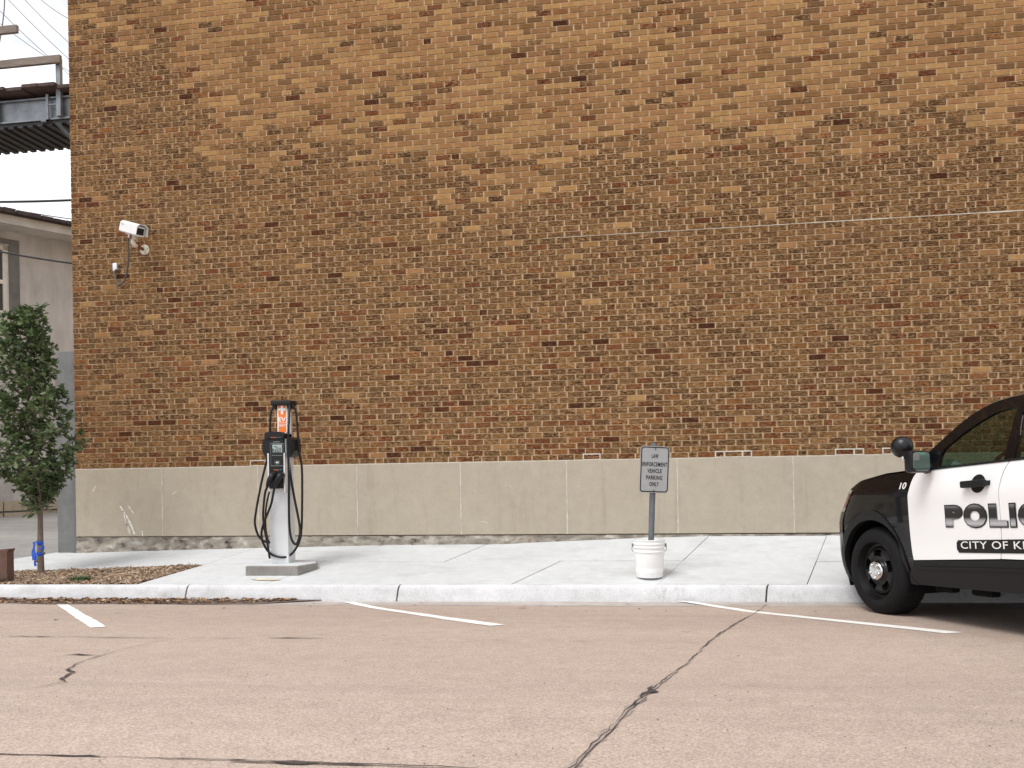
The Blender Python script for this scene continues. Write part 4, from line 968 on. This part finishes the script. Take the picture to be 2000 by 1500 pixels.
mb = MB(); mb.box(.164, .170, -.046, .046, -.045, .035, 0, MC); mb.build('front_window', MAT['glass_dark'], hs)
mb = MB(); 
for q in range(4): mb.add([tuple(MC @ Vector((x, -.0792, z))) for x, z in ((-.16+q*.015, .03), (-.149+q*.015, .03), (-.149+q*.015, .042), (-.16+q*.015, .042))], [(0, 1, 2, 3)])
MAT['bluegrey'] = simple('faded_blue_print', (.30, .38, .48), .5); mb.build('logo_print', MAT['bluegrey'], hs)
def c7(x, y, Y): return PW(200+x/9.375, 420+y/9.375, Y)-PB
mb = MB(); mb.tube([c7(468, 410, -.27), c7(472, 520, -.26), c7(478, 700, -.24), c7(470, 900, -.2), c7(440, 1080, -.15), c7(390, 1220, -.12), c7(320, 1272, -.1), c7(265, 1220, -.08), c7(225, 1100, -.06), c7(228, 1000, -.05)], .0115, 10, 6)
MAT['conduit'] = simple('grey_conduit', (.085, .075, .065), .6); sb_(mb, 'flex_cable', 'conduit', True)
p = c7(240, 960, -.03); mb = MB(); mb.box(p.x-.03, p.x+.03, -.045, .006, p.z-.035, p.z+.055, .01); mb.lathe([(.019, 0), (.017, .03)], 12, Matrix.Translation((p.x-.005, -.042, p.z-.05))); sb_(mb, 'conduit_stub', 'alu2', True)
#PART4
# ------------------------------------------------------------------ police car (local axes: x towards the tail, y across to the right side, z up)
MAT['black'] = simple('black_paint', (.004, .004, .005), .3, coat=.75)
MAT['white'] = simple('white_paint', (.88, .88, .88), .3, coat=.6)
MAT['trim'] = simple('black_trim', (.009, .0095, .0105), .55, bmp=.1, bscale=400)
MAT['tyre'] = simple('tyre_rubber', (.009, .009, .0095), .75, var=.25, vscale=20, bmp=.15, bscale=120)
MAT['steelblk'] = simple('black_wheel', (.006, .006, .0065), .4)
MAT['chrome'] = simple('chrome', (.75, .75, .76), .12, 1.0)
MAT['cabin'] = simple('cabin_plastic', (.035, .036, .036), .7)
MAT['seatc'] = simple('seat_fabric', (.06, .06, .062), .9)
MAT['under'] = simple('underbody', (.008, .008, .008), .9)
MAT['disc'] = simple('brake_disc', (.12, .10, .09), .5, .8, var=.3)
MAT['lens'] = simple('headlight_lens', (.20, .19, .18), .1, coat=1.0)
MAT['amber'] = simple('amber_lens', (.16, .045, .03), .2)
MAT['reflector'] = simple('mirror_face', (.42, .55, .48), .06, .9)
MAT['spotblk'] = simple('spotlight_black', (.006, .0065, .008), .32)
for k_, v_ in (('black', .05), ('spotblk', .4), ('trim', .3), ('tyre', .2), ('steelblk', .35), ('blk', .35), ('rubber', .35), ('under', .1)): MAT[k_].node_tree.nodes['Principled BSDF'].inputs['Specular IOR Level'].default_value = v_
def glassmat():
    M, t, b = newmat('tinted_glass'); gl = t.nodes.new('ShaderNodeBsdfGlossy'); gl.inputs['Roughness'].default_value = .02; gl.inputs['Color'].default_value = (.95, 1, .97, 1)
    tp = t.nodes.new('ShaderNodeBsdfTransparent'); tp.inputs['Color'].default_value = (.30, .42, .36, 1); ms = t.nodes.new('ShaderNodeMixShader'); fr = t.nodes.new('ShaderNodeFresnel'); fr.inputs['IOR'].default_value = 1.95
    t.links.new(fr.outputs[0], ms.inputs[0]); t.links.new(tp.outputs[0], ms.inputs[1]); t.links.new(gl.outputs[0], ms.inputs[2])
    o_ = [n for n in t.nodes if n.type == 'OUTPUT_MATERIAL'][0]; t.links.new(ms.outputs[0], o_.inputs['Surface']); t.nodes.remove(b); return M
MAT['glass'] = glassmat()
def chrome_letter():
    M, t, b = newmat('chrome_gradient_print'); b.inputs['Roughness'].default_value = .4
    at = nd(t, 'ShaderNodeAttribute', attribute_name='lz')
    c = ramp(t, at.outputs['Fac'], [(0, (.14, .14, .145, 1)), (.16, (.48, .48, .49, 1)), (.32, (.30, .30, .31, 1)), (.44, (.012, .012, .012, 1)), (.82, (.02, .02, .02, 1)), (1, (.20, .20, .21, 1))]); t.links.new(c, b.inputs['Base Color']); return M
MAT['letter'] = chrome_letter()
PHI, AL = radians(70), .056
CO = Vector((1.966, -2.538, .007))
car = empty('police_car', CO, 'black and white police utility vehicle nosed in to the kerb', 'car')
car.matrix_world = Matrix.Translation(CO) @ Matrix.Rotation(-PHI, 4, 'Z') @ Matrix.Rotation(-AL, 4, 'Y')
TC = .98                                       # centre line
SHIFT = lambda z: interp(z, [.2, .3, .4, .75, .835, .94, 1.03, 1.10], [.05, .02, 0, 0, .03, .11, .17, .24])
CS = [-.90, -.88, -.82, -.74, -.62, -.50, -.40, -.30]; CTt = [.98, .65, .40, .22, .085, .012, -.014, -.02]
def side_t(s, z):
    o = interp(z, [.25, .36, .48, .60, .75, .90, .975, 1.05, 1.15, 1.22, 1.3, 1.45, 1.6, 1.7, 1.75], [.055, .03, .008, .010, .004, .0, -.004, .010, .032, .05, .075, .14, .215, .27, .33])
    sc_ = s-SHIFT(z)
    if sc_ < -.30: o += interp(sc_, CS, CTt)+.02
    if s > 3.2: o += ((s-3.2)/.85)**2*.22
    return o-.02
def cpt(s, z, add=0.0, side=0):
    t = side_t(s, z)+add; return Vector((s, t if side == 0 else 2*TC-t, z))
def panel(name, poly, mat, add=0.0, parent=None, step=.05, holes=(), side=0, thick=.014, smooth=True):
    dens = []
    for i in range(len(poly)):
        a, b_ = Vector(poly[i]), Vector(poly[(i+1) % len(poly)]); n = max(1, int((b_-a).length/.06))
        dens += [tuple(a.lerp(b_, k/n)) for k in range(n)]
    mb = MB(); sheet(mb, dens, lambda s, z: cpt(s, z, add, side), (lambda s, z: cpt(s, z, add+thick, side)) if thick else None, step, holes)
    return mb.build(name, MAT[mat], parent or car, smooth, fixn=False)
def arc(cx_, cz_, r, a0, a1, n=16, rz=None): return [(cx_+r*cos(radians(a0+(a1-a0)*k/n)), cz_+(rz or r)*sin(radians(a0+(a1-a0)*k/n))) for k in range(n+1)]
def sm(pts, n=5): return [(p.x, p.y) for p in catmull([Vector((a, b_, 0)) for a, b_ in pts], n)]
seamF = sm([(.560, 1.150), (.520, 1.10), (.492, 1.011), (.481, .935), (.477, .782), (.480, .59), (.501, .473)])
split = sm([(1.470, 1.172), (1.435, 1.115), (1.413, 1.027), (1.406, .95), (1.399, .675), (1.380, .525)])
archo = sm([(.424, .357), (.378, .47), (.335, .625), (.243, .741), (.125, .834), (-.003, .862), (-.141, .83), (-.29, .752), (-.40, .66)], 4)
ftop = [(-.20, 1.095), (-.132, 1.111), (.167, 1.148), (.449, 1.158), (.545, 1.152)]
gap = .004
for side in (0, 1):
    fender = panel('fender', [(p[0]-gap, p[1]) for p in seamF]+[(.46, .40)]+archo+[(-.44, .72), (-.46, .80), (-.40, .87), (-.36, .95), (-.28, 1.05)]+ftop[:-1]+[(.53, 1.154)], 'black', 0, side=side)
    dsl = lambda s: .473+.0575*(s-.501)
    fd = panel('front_door', [(p[0]+gap, p[1]) for p in seamF]+[(.51, dsl(.51)), (1.378-gap, dsl(1.38))]+[(p[0]-gap, p[1]) for p in split[::-1]]+[(1.46, 1.180), (1.1, 1.176), (.76, 1.166), (.60, 1.155)], 'white', -.003, side=side)
    rdr = [(2.47, 1.20), (2.475, 1.05), (2.44, .93), (2.37, .80), (2.34, .65), (2.33, .535)]
    rdo = panel('rear_door', [(p[0]+gap, p[1]) for p in split]+[(1.385, .525)]+[(2.33, .545)]+sm(rdr[::-1], 4)[1:]+[(1.9, 1.193), (1.48, 1.180)], 'white', -.003, side=side)
    panel('quarter_panel', [(a+.006, b_) for a, b_ in sm(rdr, 4)]+arc(2.865, .36, .50, 158, 12, 18)+[(3.5, .46), (3.85, .50), (3.98, .60), (3.97, .95), (3.90, 1.18), (3.80, 1.25), (3.2, 1.235)], 'black', 0, side=side)
    panel('rocker_panel', [(.425, .355), (.505, .466), (1.38, .516), (2.33, .536), (2.40, .50), (2.44, .33), (2.35, .315), (1.5, .298), (.571, .282), (.478, .280)], 'trim', -.008, side=side)
    panel('rocker_strip', [(.53, .405), (.545, .425), (1.4, .462), (2.36, .48), (2.37, .46), (1.4, .441)], 'trim', -.016, side=side, thick=.02)
    for wx, a0, a1 in ((0, 196, -10), (2.865, 190, -10)):
        outer = (archo[::-1] if wx == 0 else arc(wx, .36, .50, 172, 0, 20))
        if wx == 0: outer = [(-.50, .30), (-.49, .45), (-.46, .57)]+outer+[(.50, .275)]
        inner = arc(wx, .357, .425 if wx == 0 else .43, a0, a1, 24)
        panel('wheel_arch_trim', outer+inner[::-1], 'trim', -.012, side=side, thick=.05)
    # window band with its openings, then the panes
    wf = sm([(.80, 1.168), (.79, 1.20), (.815, 1.305), (.99, 1.428), (1.169, 1.514), (1.276, 1.541), (1.40, 1.549)], 3)+[(1.418, 1.38), (1.416, 1.185)]
    wr = [(1.50, 1.195)]+sm([(1.497, 1.35), (1.488, 1.552), (1.9, 1.565), (2.30, 1.55)], 3)+[(2.42, 1.42), (2.44, 1.30), (2.42, 1.22)]
    wq = [(2.54, 1.235), (2.52, 1.40), (2.50, 1.535), (3.0, 1.51), (3.32, 1.46), (3.48, 1.35), (3.44, 1.275)]
    rail = sm([(.50, 1.168), (.646, 1.293), (.77, 1.395), (.943, 1.523), (1.086, 1.589), (1.207, 1.619), (1.423, 1.635), (2.0, 1.65), (2.8, 1.635), (3.4, 1.58), (3.74, 1.51)], 4)
    fr_ = panel('window_frame', [(.60, 1.160), (.80, 1.168), (1.1, 1.180), (1.47, 1.184), (1.9, 1.197), (2.47, 1.205), (3.2, 1.24), (3.82, 1.255)][::-1]+rail, 'black', 0, step=.04, holes=(wf, wr, wq), side=side, thick=.03)
    panel('belt_strip', [(.70, 1.158), (1.46, 1.176), (2.46, 1.199), (2.46, 1.217), (1.46, 1.192), (.70, 1.176)], 'trim', -.008, side=side, thick=.02)
    for nm, pl in (('front_window', wf), ('rear_window', wr), ('quarter_window', wq)): panel(nm, pl, 'glass', .010, fr_, step=.08, side=side, thick=0)
    # handles
    for hx, hz in ((1.103, 1.03), (2.17, 1.065)):
        d0 = fd if hx < 1.5 else rdo
        mb = MB(); n = 28; cc = (hx+.115, hz+.008); R_ = .068
        vv = [cpt(cc[0]+q*R_*cos(2*pi*k/n), cc[1]+q*R_*sin(2*pi*k/n)*.95, -.0035+.0*(1-q)) for q in (1, .93) for k in range(n)]+[cpt(cc[0], cc[1], -.004)]
        vv = [cpt(cc[0]+R_*cos(2*pi*k/n), cc[1]+R_*.95*sin(2*pi*k/n), -.0055, side) for k in range(n)]+[cpt(cc[0], cc[1], -.005, side)]
        mb.add(vv, [(k, (k+1) % n, n) for k in range(n)]); mb.build('handle_cup', MAT['trim'], d0, fixn=False)
        mb = MB(); Mh = Matrix.Translation(cpt(hx+.115, hz+.008, -.045, side)) @ Matrix.Rotation(-.02, 4, 'Y'); mb.box(-.115, .115, -.014, .014, -.026, .024, .011, Mh)
        for q in (-.09, .09): mb.box(q-.02, q+.02, -.01+(.02 if side == 0 else -.06), .06 if side == 0 else .0, -.018, .016, .004, Mh)
        mb.build('door_handle', MAT['trim'], d0, True)
    # door mirror
    sg = -1 if side == 0 else 1; Y0 = lambda d: (d if side == 0 else 2*TC-d)
    mc = Vector((.735, Y0(-.125), 1.222)); Mm = Matrix.Translation(mc) @ Matrix.Rotation(.06*-sg, 4, 'Z')
    mb = MB(); mb.box(-.035, .055, -.085, .085, -.083, .083, .028, Mm); mb.tube([mc+Vector((-.02, -sg*.09, -.06)), Vector((.68, Y0(.07), 1.185))], .032, 10); mir = mb.build('door_mirror', MAT['spotblk'], car, True)
    Mg = Mm @ Matrix.Translation((.057, 0, 0))
    mb = MB(); mb.prism(rrect(.145, .138, .03), lambda a, b_, h: tuple(Mg @ Vector((h, a, b_))), -.004, .002); mb.build('mirror_glass', MAT['reflector'], mir)
    mb = MB(); mb.prism(rrect(.05, .055, .01), lambda a, b_, h: tuple(Mg @ Vector((h, a+(-.044 if side == 0 else .044), b_+.036))), .002, .0035); mb.build('blind_spot_glass', MAT['lens'], mir)
# lettering on the two sides
def letter(mbs, ch, s0, s1, z0, z1, side, sl_=0.0):
    for q, (m_, grow, add) in enumerate(((mbs[0], .007, -.0065), (mbs[1], -.004, -.0085))):
        f_ = (lambda x, y, a=add: tuple(cpt(x, y, a, side)))
        glyphs(m_, ch, s0, s1, z0, z1, f_, .045, grow=grow)
for side in (0, 1):
    mo, mi = MB(), MB()
    spans = [('P', .890, 1.062), ('O', 1.074, 1.288), ('L', 1.312, 1.468), ('I', 1.492, 1.540), ('C', 1.562, 1.765), ('E', 1.79, 1.94)]
    if side: spans = [(c, 2.83-b_, 2.83-a) for c, a, b_ in spans]
    for ch, a, b_ in spans:
        z0 = .735 if ch not in 'OC' else .730; z1 = .888 if ch not in 'OC' else .893
        fz = lambda x, y, ad=0: cpt(x, y, ad, side)
        for m_, grow, add in ((mo, .006, -.0070), (mi, -.003, -.0092)):
            if side == 0: glyphs(m_, ch, a, b_, z0, z1, lambda x, y: tuple(cpt(x, y+.01*(x-.9), add, 0)), .075, grow=grow)
            else: glyphs(m_, ch, a, b_, z0, z1, lambda x, y: tuple(cpt(2.83-x, y+.01*(1.9-x), add, 1)), .05, grow=grow)
    pa = car
    mo.build('lettering_outline', MAT['ink'], car, fixn=False); o = mi.build('lettering', MAT['letter'], car, fixn=False)
    at_ = o.data.attributes.new('lz', 'FLOAT', 'POINT'); at_.data.foreach_set('value', [(v.co.z-.735)/.155 for v in o.data.vertices])
    bb = [(.978, .575), (.978, .62), (.995, .640), (1.6, .662), (2.02, .678), (2.04, .66), (2.04, .60), (2.02, .583), (1.5, .566), (1.0, .55)]
    panel('city_banner', bb, 'ink', -.0068, side=side, thick=0, step=.04)
    mt_ = MB()
    if side == 0: glyphs(mt_, 'CITY OF KEARNEY', 1.022, 2.0, .580, .632, lambda x, y: tuple(cpt(x, y+.030*(x-1.02), -.0095, 0)), .006, 1.08)
    else: glyphs(mt_, 'CITY OF KEARNEY', 1.022, 2.0, .580, .632, lambda x, y: tuple(cpt(3.022-x, y+.030*(2.0-x), -.0095, 1)), .006, 1.08)
    mt_.build('city_lettering', MAT['vinyl'], car, fixn=False)
    m10 = MB()
    if side == 0: glyphs(m10, '10', .385, .462, 1.025, 1.078, lambda x, y: tuple(cpt(x+.25*(y-1.05), y, -.004, 0)), .03)
    else: glyphs(m10, '10', .385, .462, 1.025, 1.078, lambda x, y: tuple(cpt(.847-x, y, -.004, 1)), .03)
    m10.build('unit_number', MAT['vinyl'], car, fixn=False)
# nose
def contour(u, z, grow=0.0, lo=-.42):
    S = [lo, -.50, -.62, -.74, -.82, -.88, -.90]; T = [-.012 if lo == -.42 else .03, .012, .085, .22, .40, .65, .98]
    q = min(u, 1-u)*2*6; i = min(int(q), 5); f = q-i; s = S[i]+(S[i+1]-S[i])*f; t = T[i]+(T[i+1]-T[i])*f
    t += interp(z, [.25, .36, .48], [.05, .025, .0]); s += SHIFT(z)
    s -= grow; t = t-grow*.6 if u < .5 else t-grow*.6
    return Vector((s, t if u <= .5 else 2*TC-t, z))
mb = MB(); mb.grid(lambda u, v: contour(u, .36+v*.49), 60, 10); mb.build('front_bumper', MAT['black'], car, True, fixn=False)
mb = MB(); mb.grid(lambda u, v: contour(u, .235+v*.125, .004*sin(v*pi)), 60, 4); mb.build('lower_bumper', MAT['trim'], car, True, fixn=False)
for side in (0, 1):
    mb = MB(); mb.grid(lambda u, v: contour((.0+.24*u) if side == 0 else 1-.24*u, .852+v*.19*(1-.25*u), .002, -.42), 14, 8); hl = mb.build('headlight', MAT['lens'], car, True, fixn=False)
    mb = MB(); mb.grid(lambda u, v: contour((.0+.05*u) if side == 0 else 1-.05*u, .89+v*.12, .006, -.42), 4, 4); mb.build('side_marker', MAT['amber'], hl, True, fixn=False)
mb = MB(); mb.grid(lambda u, v: contour(.24+.52*u, .852+v*.20, -.02), 20, 4); gr = mb.build('grille', MAT['under'], car, True, fixn=False)
for q in range(3):
    mb = MB(); mb.grid(lambda u, v: contour(.245+.51*u, .875+q*.055+v*.028, .006), 20, 2); mb.build('grille_bar', MAT['trim'], gr, True, fixn=False)
ztop = lambda s: interp(s, [-.8, -.5, -.32, -.254, -.132, .167, .449, .56], [1.02, 1.045, 1.07, 1.088, 1.112, 1.150, 1.160, 1.155])
def hoodfn(u, v):
    t = .03+u*(2*TC-.06); tt = min(t, 2*TC-t)
    sf = interp(tt, [-.012, .012, .085, .22, .40, .65, .98], [-.42, -.50, -.62, -.74, -.82, -.88, -.90])+.20; sb2 = .53-.16*sin(pi*u)
    s = sf+(sb2-sf)*v; cr_ = .055*(1-((t-TC)/TC)**2)
    return Vector((s, t, min(ztop(s), 1.165)+cr_*(.3+.7*v) - (.03*(1-v*6) if v < 1/6 else 0)+.01))
mb = MB(); mb.grid(hoodfn, 30, 24); mb.build('hood', MAT['black'], car, True, fixn=False)
AP = rail[:17]
def wsfn(u, v):
    q = v*16; i = min(int(q), 15); f = q-i; s = AP[i][0]+(AP[i+1][0]-AP[i][0])*f; z = AP[i][1]+(AP[i+1][1]-AP[i][1])*f
    t0 = side_t(s, z)+.012; t = t0+(2*TC-2*t0)*u; return Vector((s-.13*sin(pi*u)+.01, t, z-.004+.02*sin(pi*u)))
mb = MB(); mb.grid(wsfn, 20, 16); mb.build('windshield', MAT['glass'], car, True, fixn=False)
RP = rail[16:]
def roof(u, v):
    q = v*(len(RP)-1); i = min(int(q), len(RP)-2); f = q-i; s = RP[i][0]+(RP[i+1][0]-RP[i][0])*f; z = RP[i][1]+(RP[i+1][1]-RP[i][1])*f
    t0 = side_t(s, z)-.002; t = t0+(2*TC-2*t0)*u; fr2 = .12*sin(pi*u)*(1-v); return Vector((s-fr2, t, z+.065*sin(pi*u)**.6+.002))
mb = MB(); mb.grid(roof, 24, 24); mb.build('roof', MAT['black'], car, True, fixn=False)
for side in (0, 1):
    rr = [cpt(s, z, .035, side)+Vector((0, 0, .045)) for s, z in [(1.45, 1.635), (1.6, 1.665), (2.0, 1.672), (2.8, 1.655), (3.2, 1.62)]]
    mb = MB(); mb.tube(rr, .014, 8, 4)
    for p in (rr[1], rr[2], rr[3]): mb.tube([p, p-Vector((0, 0, .05))], .014, 8)
    mb.build('roof_rail', MAT['trim'], car, True)
def tail(u, v, grow=0):
    pts = [(3.74, 1.51), (3.86, 1.26), (3.99, 1.10), (4.05, .80), (4.07, .55), (4.02, .32)]
    q = v*5; i = min(int(q), 4); f = q-i; s = pts[i][0]+(pts[i+1][0]-pts[i][0])*f; z = pts[i][1]+(pts[i+1][1]-pts[i][1])*f
    t0 = side_t(min(s, 3.95), z)+.01; return Vector((s+.07*sin(pi*u), t0+(2*TC-2*t0)*u, z+.04*sin(pi*u)*(1-v)))
mb = MB(); mb.grid(lambda u, v: tail(u, .22+.78*v), 16, 16); mb.build('tailgate', MAT['black'], car, True, fixn=False)
mb = MB(); mb.grid(lambda u, v: tail(u, .22*v), 16, 6); mb.build('rear_glass', MAT['glass'], car, True, fixn=False)
for side in (0, 1):
    panel('tail_light', [(3.72, .98), (3.74, 1.14), (3.87, 1.12), (3.95, .99), (3.90, .93)], 'amber', -.006, side=side)
# underbody and cabin
mb = MB(); mb.box(-.72, 4.0, .30, 2*TC-.30, .26, .62, .05); mb.box(-.55, .42, .30, 2*TC-.30, .62, 1.0, .05); mb.box(.52, 2.3, .10, 2*TC-.10, .30, .56, .03); mb.box(3.35, 3.95, .12, 2*TC-.12, .30, .9, .03); mb.box(2.4, 3.9, .32, 2*TC-.32, .5, 1.05, .03); mb.build('underbody', MAT['under'], car)
mb = MB()
for (x0, x1, t0) in ((.60, .78, .08), (.95, 1.15, .1), (1.75, 1.95, .08)): mb.box(x0, x1, t0, t0+.08, .235, .31, .02)
mb.build('sill_bracket', MAT['under'], car)
mb = MB(); mb.box(.40, .82, .10, 2*TC-.10, .80, 1.14, .06); mb.box(.62, .82, .28, .72, 1.10, 1.20, .04); mb.build('dashboard', MAT['cabin'], car, True)
mb = MB(); Mw = Matrix.Translation((.95, .50, 1.12)) @ Matrix.Rotation(radians(-65), 4, 'Y')
mb.tube([Mw @ Vector((.185*cos(a_*pi/12), .185*sin(a_*pi/12), 0)) for a_ in range(25)], .015, 8); mb.box(-.18, .18, -.03, .03, -.012, .012, .008, Mw); mb.box(-.02, .17, -.015, .015, -.01, .01, .006, Mw); mb.tube([Mw @ Vector((0, 0, 0)), Mw @ Vector((0, 0, -.22))], .035, 8); mb.build('steering_wheel', MAT['cabin'], car, True)
for t0 in (.26, 1.18):
    mb = MB(); mb.box(.95, 1.50, t0, t0+.52, .55, .74, .06); Mb = Matrix.Translation((1.50, t0+.26, .72)) @ Matrix.Rotation(.22, 4, 'Y'); mb.box(-.07, .07, -.25, .25, 0, .62, .06, Mb); mb.box(-.05, .05, -.13, .13, .64, .82, .04, Mb); mb.build('seat', MAT['seatc'], car, True)
mb = MB(); mb.box(1.82, 1.85, .22, 2*TC-.22, .6, 1.15, .005)
for q in range(9): mb.box(1.82, 1.84, .28+q*.17, .30+q*.17, 1.15, 1.52)
mb.box(1.81, 1.85, .24, 2*TC-.24, 1.5, 1.54, .005); mb.build('partition', MAT['cabin'], car)
mb = MB(); mb.box(2.2, 2.75, .25, 2*TC-.25, .62, .82, .06); mb.box(2.70, 2.85, .25, 2*TC-.25, .7, 1.30, .05); mb.build('rear_seat', MAT['seatc'], car, True)
mb = MB(); mb.box(.95, 1.15, .86, 1.10, .80, 1.02, .02); mb.box(.86, .90, .78, 1.16, 1.0, 1.24, .01); mb.build('laptop_stand', MAT['cabin'], car)
mb = MB(); mb.tube([(1.0, TC, 1.56), (.97, TC, 1.50)], .01, 6); mb.box(.93, .96, TC-.12, TC+.12, 1.44, 1.52, .012); mb.build('rear_view_mirror', MAT['cabin'], car)
# spotlight at the windscreen pillar
spc = Vector((.50, -.06, 1.355)); mb = MB(); Msp = Matrix.Translation(spc) @ Vector((.78, -.58, .12)).to_track_quat('Z', 'Y').to_matrix().to_4x4()
mb.lathe([(.0, .082), (.03, .079), (.055, .066), (.074, .042), (.083, .01), (.084, -.02), (.080, -.034), (.0, -.034)], 36, Msp, False); spt = mb.build('spotlight', MAT['spotblk'], car, True)
mb = MB(); mb.tube([spc+Vector((.01, 0, -.075)), spc+Vector((.02, .01, -.105)), spc+Vector((.10, .05, -.115)), Vector((.60, .07, 1.235))], .011, 10, 4); mb.lathe([(.019, 0), (.019, .024), (.012, .03)], 14, Matrix.Translation(spc+Vector((.008, 0, -.098)))); mb.build('chrome_arm', MAT['chrome'], spt, True)
mb = MB(); mb.lathe([(.0, -.036), (.078, -.035)], 30, Msp, False); mb.build('lamp_lens', MAT['lens'], spt)
# wheels
def wheel(sx, side):
    we = bpy.data.objects.new('wheel', None); C.objects.link(we); we.parent = car; we.location = (sx, 0 if side == 0 else 2*TC, .357)
    if side: we.rotation_euler = (0, 0, pi)
    Mx = Matrix.Rotation(pi/2, 4, 'X')                      # lathe axis z -> -y, so positive heights stand outward
    tp = [(.232, -.02), (.236, .006), (.262, .016), (.300, .016), (.330, .004), (.348, -.016), (.359, -.04), (.362, -.07), (.362, -.175), (.357, -.205), (.335, -.235), (.27, -.245), (.232, -.22), (.232, -.02)]
    mb = MB(); mb.lathe(tp, 72, Mx, False)
    for k in range(60):
        a = 2*pi*k/60
        for h in (-.055, -.105, -.15, -.19): mb.box(-.008, .008, -.016, .016, .3605, .3648, 0, Matrix.Rotation(-a, 4, 'Y') @ Matrix.Translation((0, -h, 0)))
    mb.build('tyre', MAT['tyre'], we, True)
    def depth(r): return interp(r, [.03, .07, .10, .125, .165, .19, .205, .222, .236], [-.030, -.028, -.036, -.026, -.026, -.036, -.055, -.05, .010])
    mb = MB(); NT, NRr = 180, 34; vv = []; ff = []
    for j in range(NRr+1):
        r = .03+(.238-.03)*j/NRr
        for k in range(NT): a = 2*pi*k/NT; vv.append((r*cos(a), -depth(r), r*sin(a)))
    def hole(r, a):
        for q in range(5):
            da = (a-(q*2*pi/5+.3)+pi) % (2*pi)-pi
            if (da*r/.050)**4+((r-.150)/.029)**4 < 1: return True
        return False
    for j in range(NRr):
        r = .03+(.238-.03)*(j+.5)/NRr
        for k in range(NT):
            if not hole(r, 2*pi*(k+.5)/NT): ff.append((j*NT+k, j*NT+(k+1) % NT, (j+1)*NT+(k+1) % NT, (j+1)*NT+k))
    mb.add(vv, ff)
    for q in range(5):                                      # hole walls turned inwards
        am = q*2*pi/5+.3; ring = []
        for k in range(28):
            th = 2*pi*k/28; cc, ss = cos(th), sin(th); e = (abs(cc)**4+abs(ss)**4)**-.25
            r = .150+.0285*e*ss; a = am+.049*e*cc/r; ring.append((r, a))
        n = len(ring); mb.add([(r*cos(a), -depth(r), r*sin(a)) for r, a in ring]+[(r*cos(a), .065, r*sin(a)) for r, a in ring], [(k, (k+1) % n, (k+1) % n+n, k+n) for k in range(n)])
    rim = mb.build('rim', MAT['steelblk'], we, True, fixn=False)
    mb = MB(); mb.lathe([(.0, -.085), (.16, -.085), (.16, -.11)], 40, Mx, False); mb.build('brake_disc', MAT['disc'], we)
    mb = MB(); mb.lathe([(.215, -.09), (.235, -.2)], 40, Mx, False); mb.lathe([(.0, -.13), (.23, -.13)], 40, Mx, False); mb.build('wheel_barrel', MAT['under'], we)
    mb = MB(); mb.lathe([(.086, -.034), (.085, -.012), (.075, .004), (.045, .012), (.0, .014)], 36, Mx, False)
    for q in range(5):
        a = q*2*pi/5+.9; mb.lathe([(.016, -.02), (.0155, .010), (.011, .017), (.0, .019)], 14, Matrix.Translation((.058*cos(a), 0, .058*sin(a))) @ Mx, False)
    mb.build('hub_cap', MAT['chrome'], we, True)
    return we
for sx in (0, 2.865):
    for side in (0, 1): wheel(sx, side)
for sx in (0, 2.865):                                        # dark wheel housings
    for side in (0, 1):
        mb = MB(); t0, t1 = (.04, .34) if side == 0 else (2*TC-.34, 2*TC-.04)
        ar = arc(sx, .357, .455, 200, -20, 24); n = len(ar)
        mb.add([(a, t0, b_) for a, b_ in ar]+[(a, t1, b_) for a, b_ in ar], [(k, k+1, n+k+1, n+k) for k in range(n-1)])
        tt = t1 if side == 0 else t0; mb.add([(a, tt, b_) for a, b_ in ar], [tuple(range(n))]); mb.build('wheel_housing', MAT['under'], car, fixn=False)
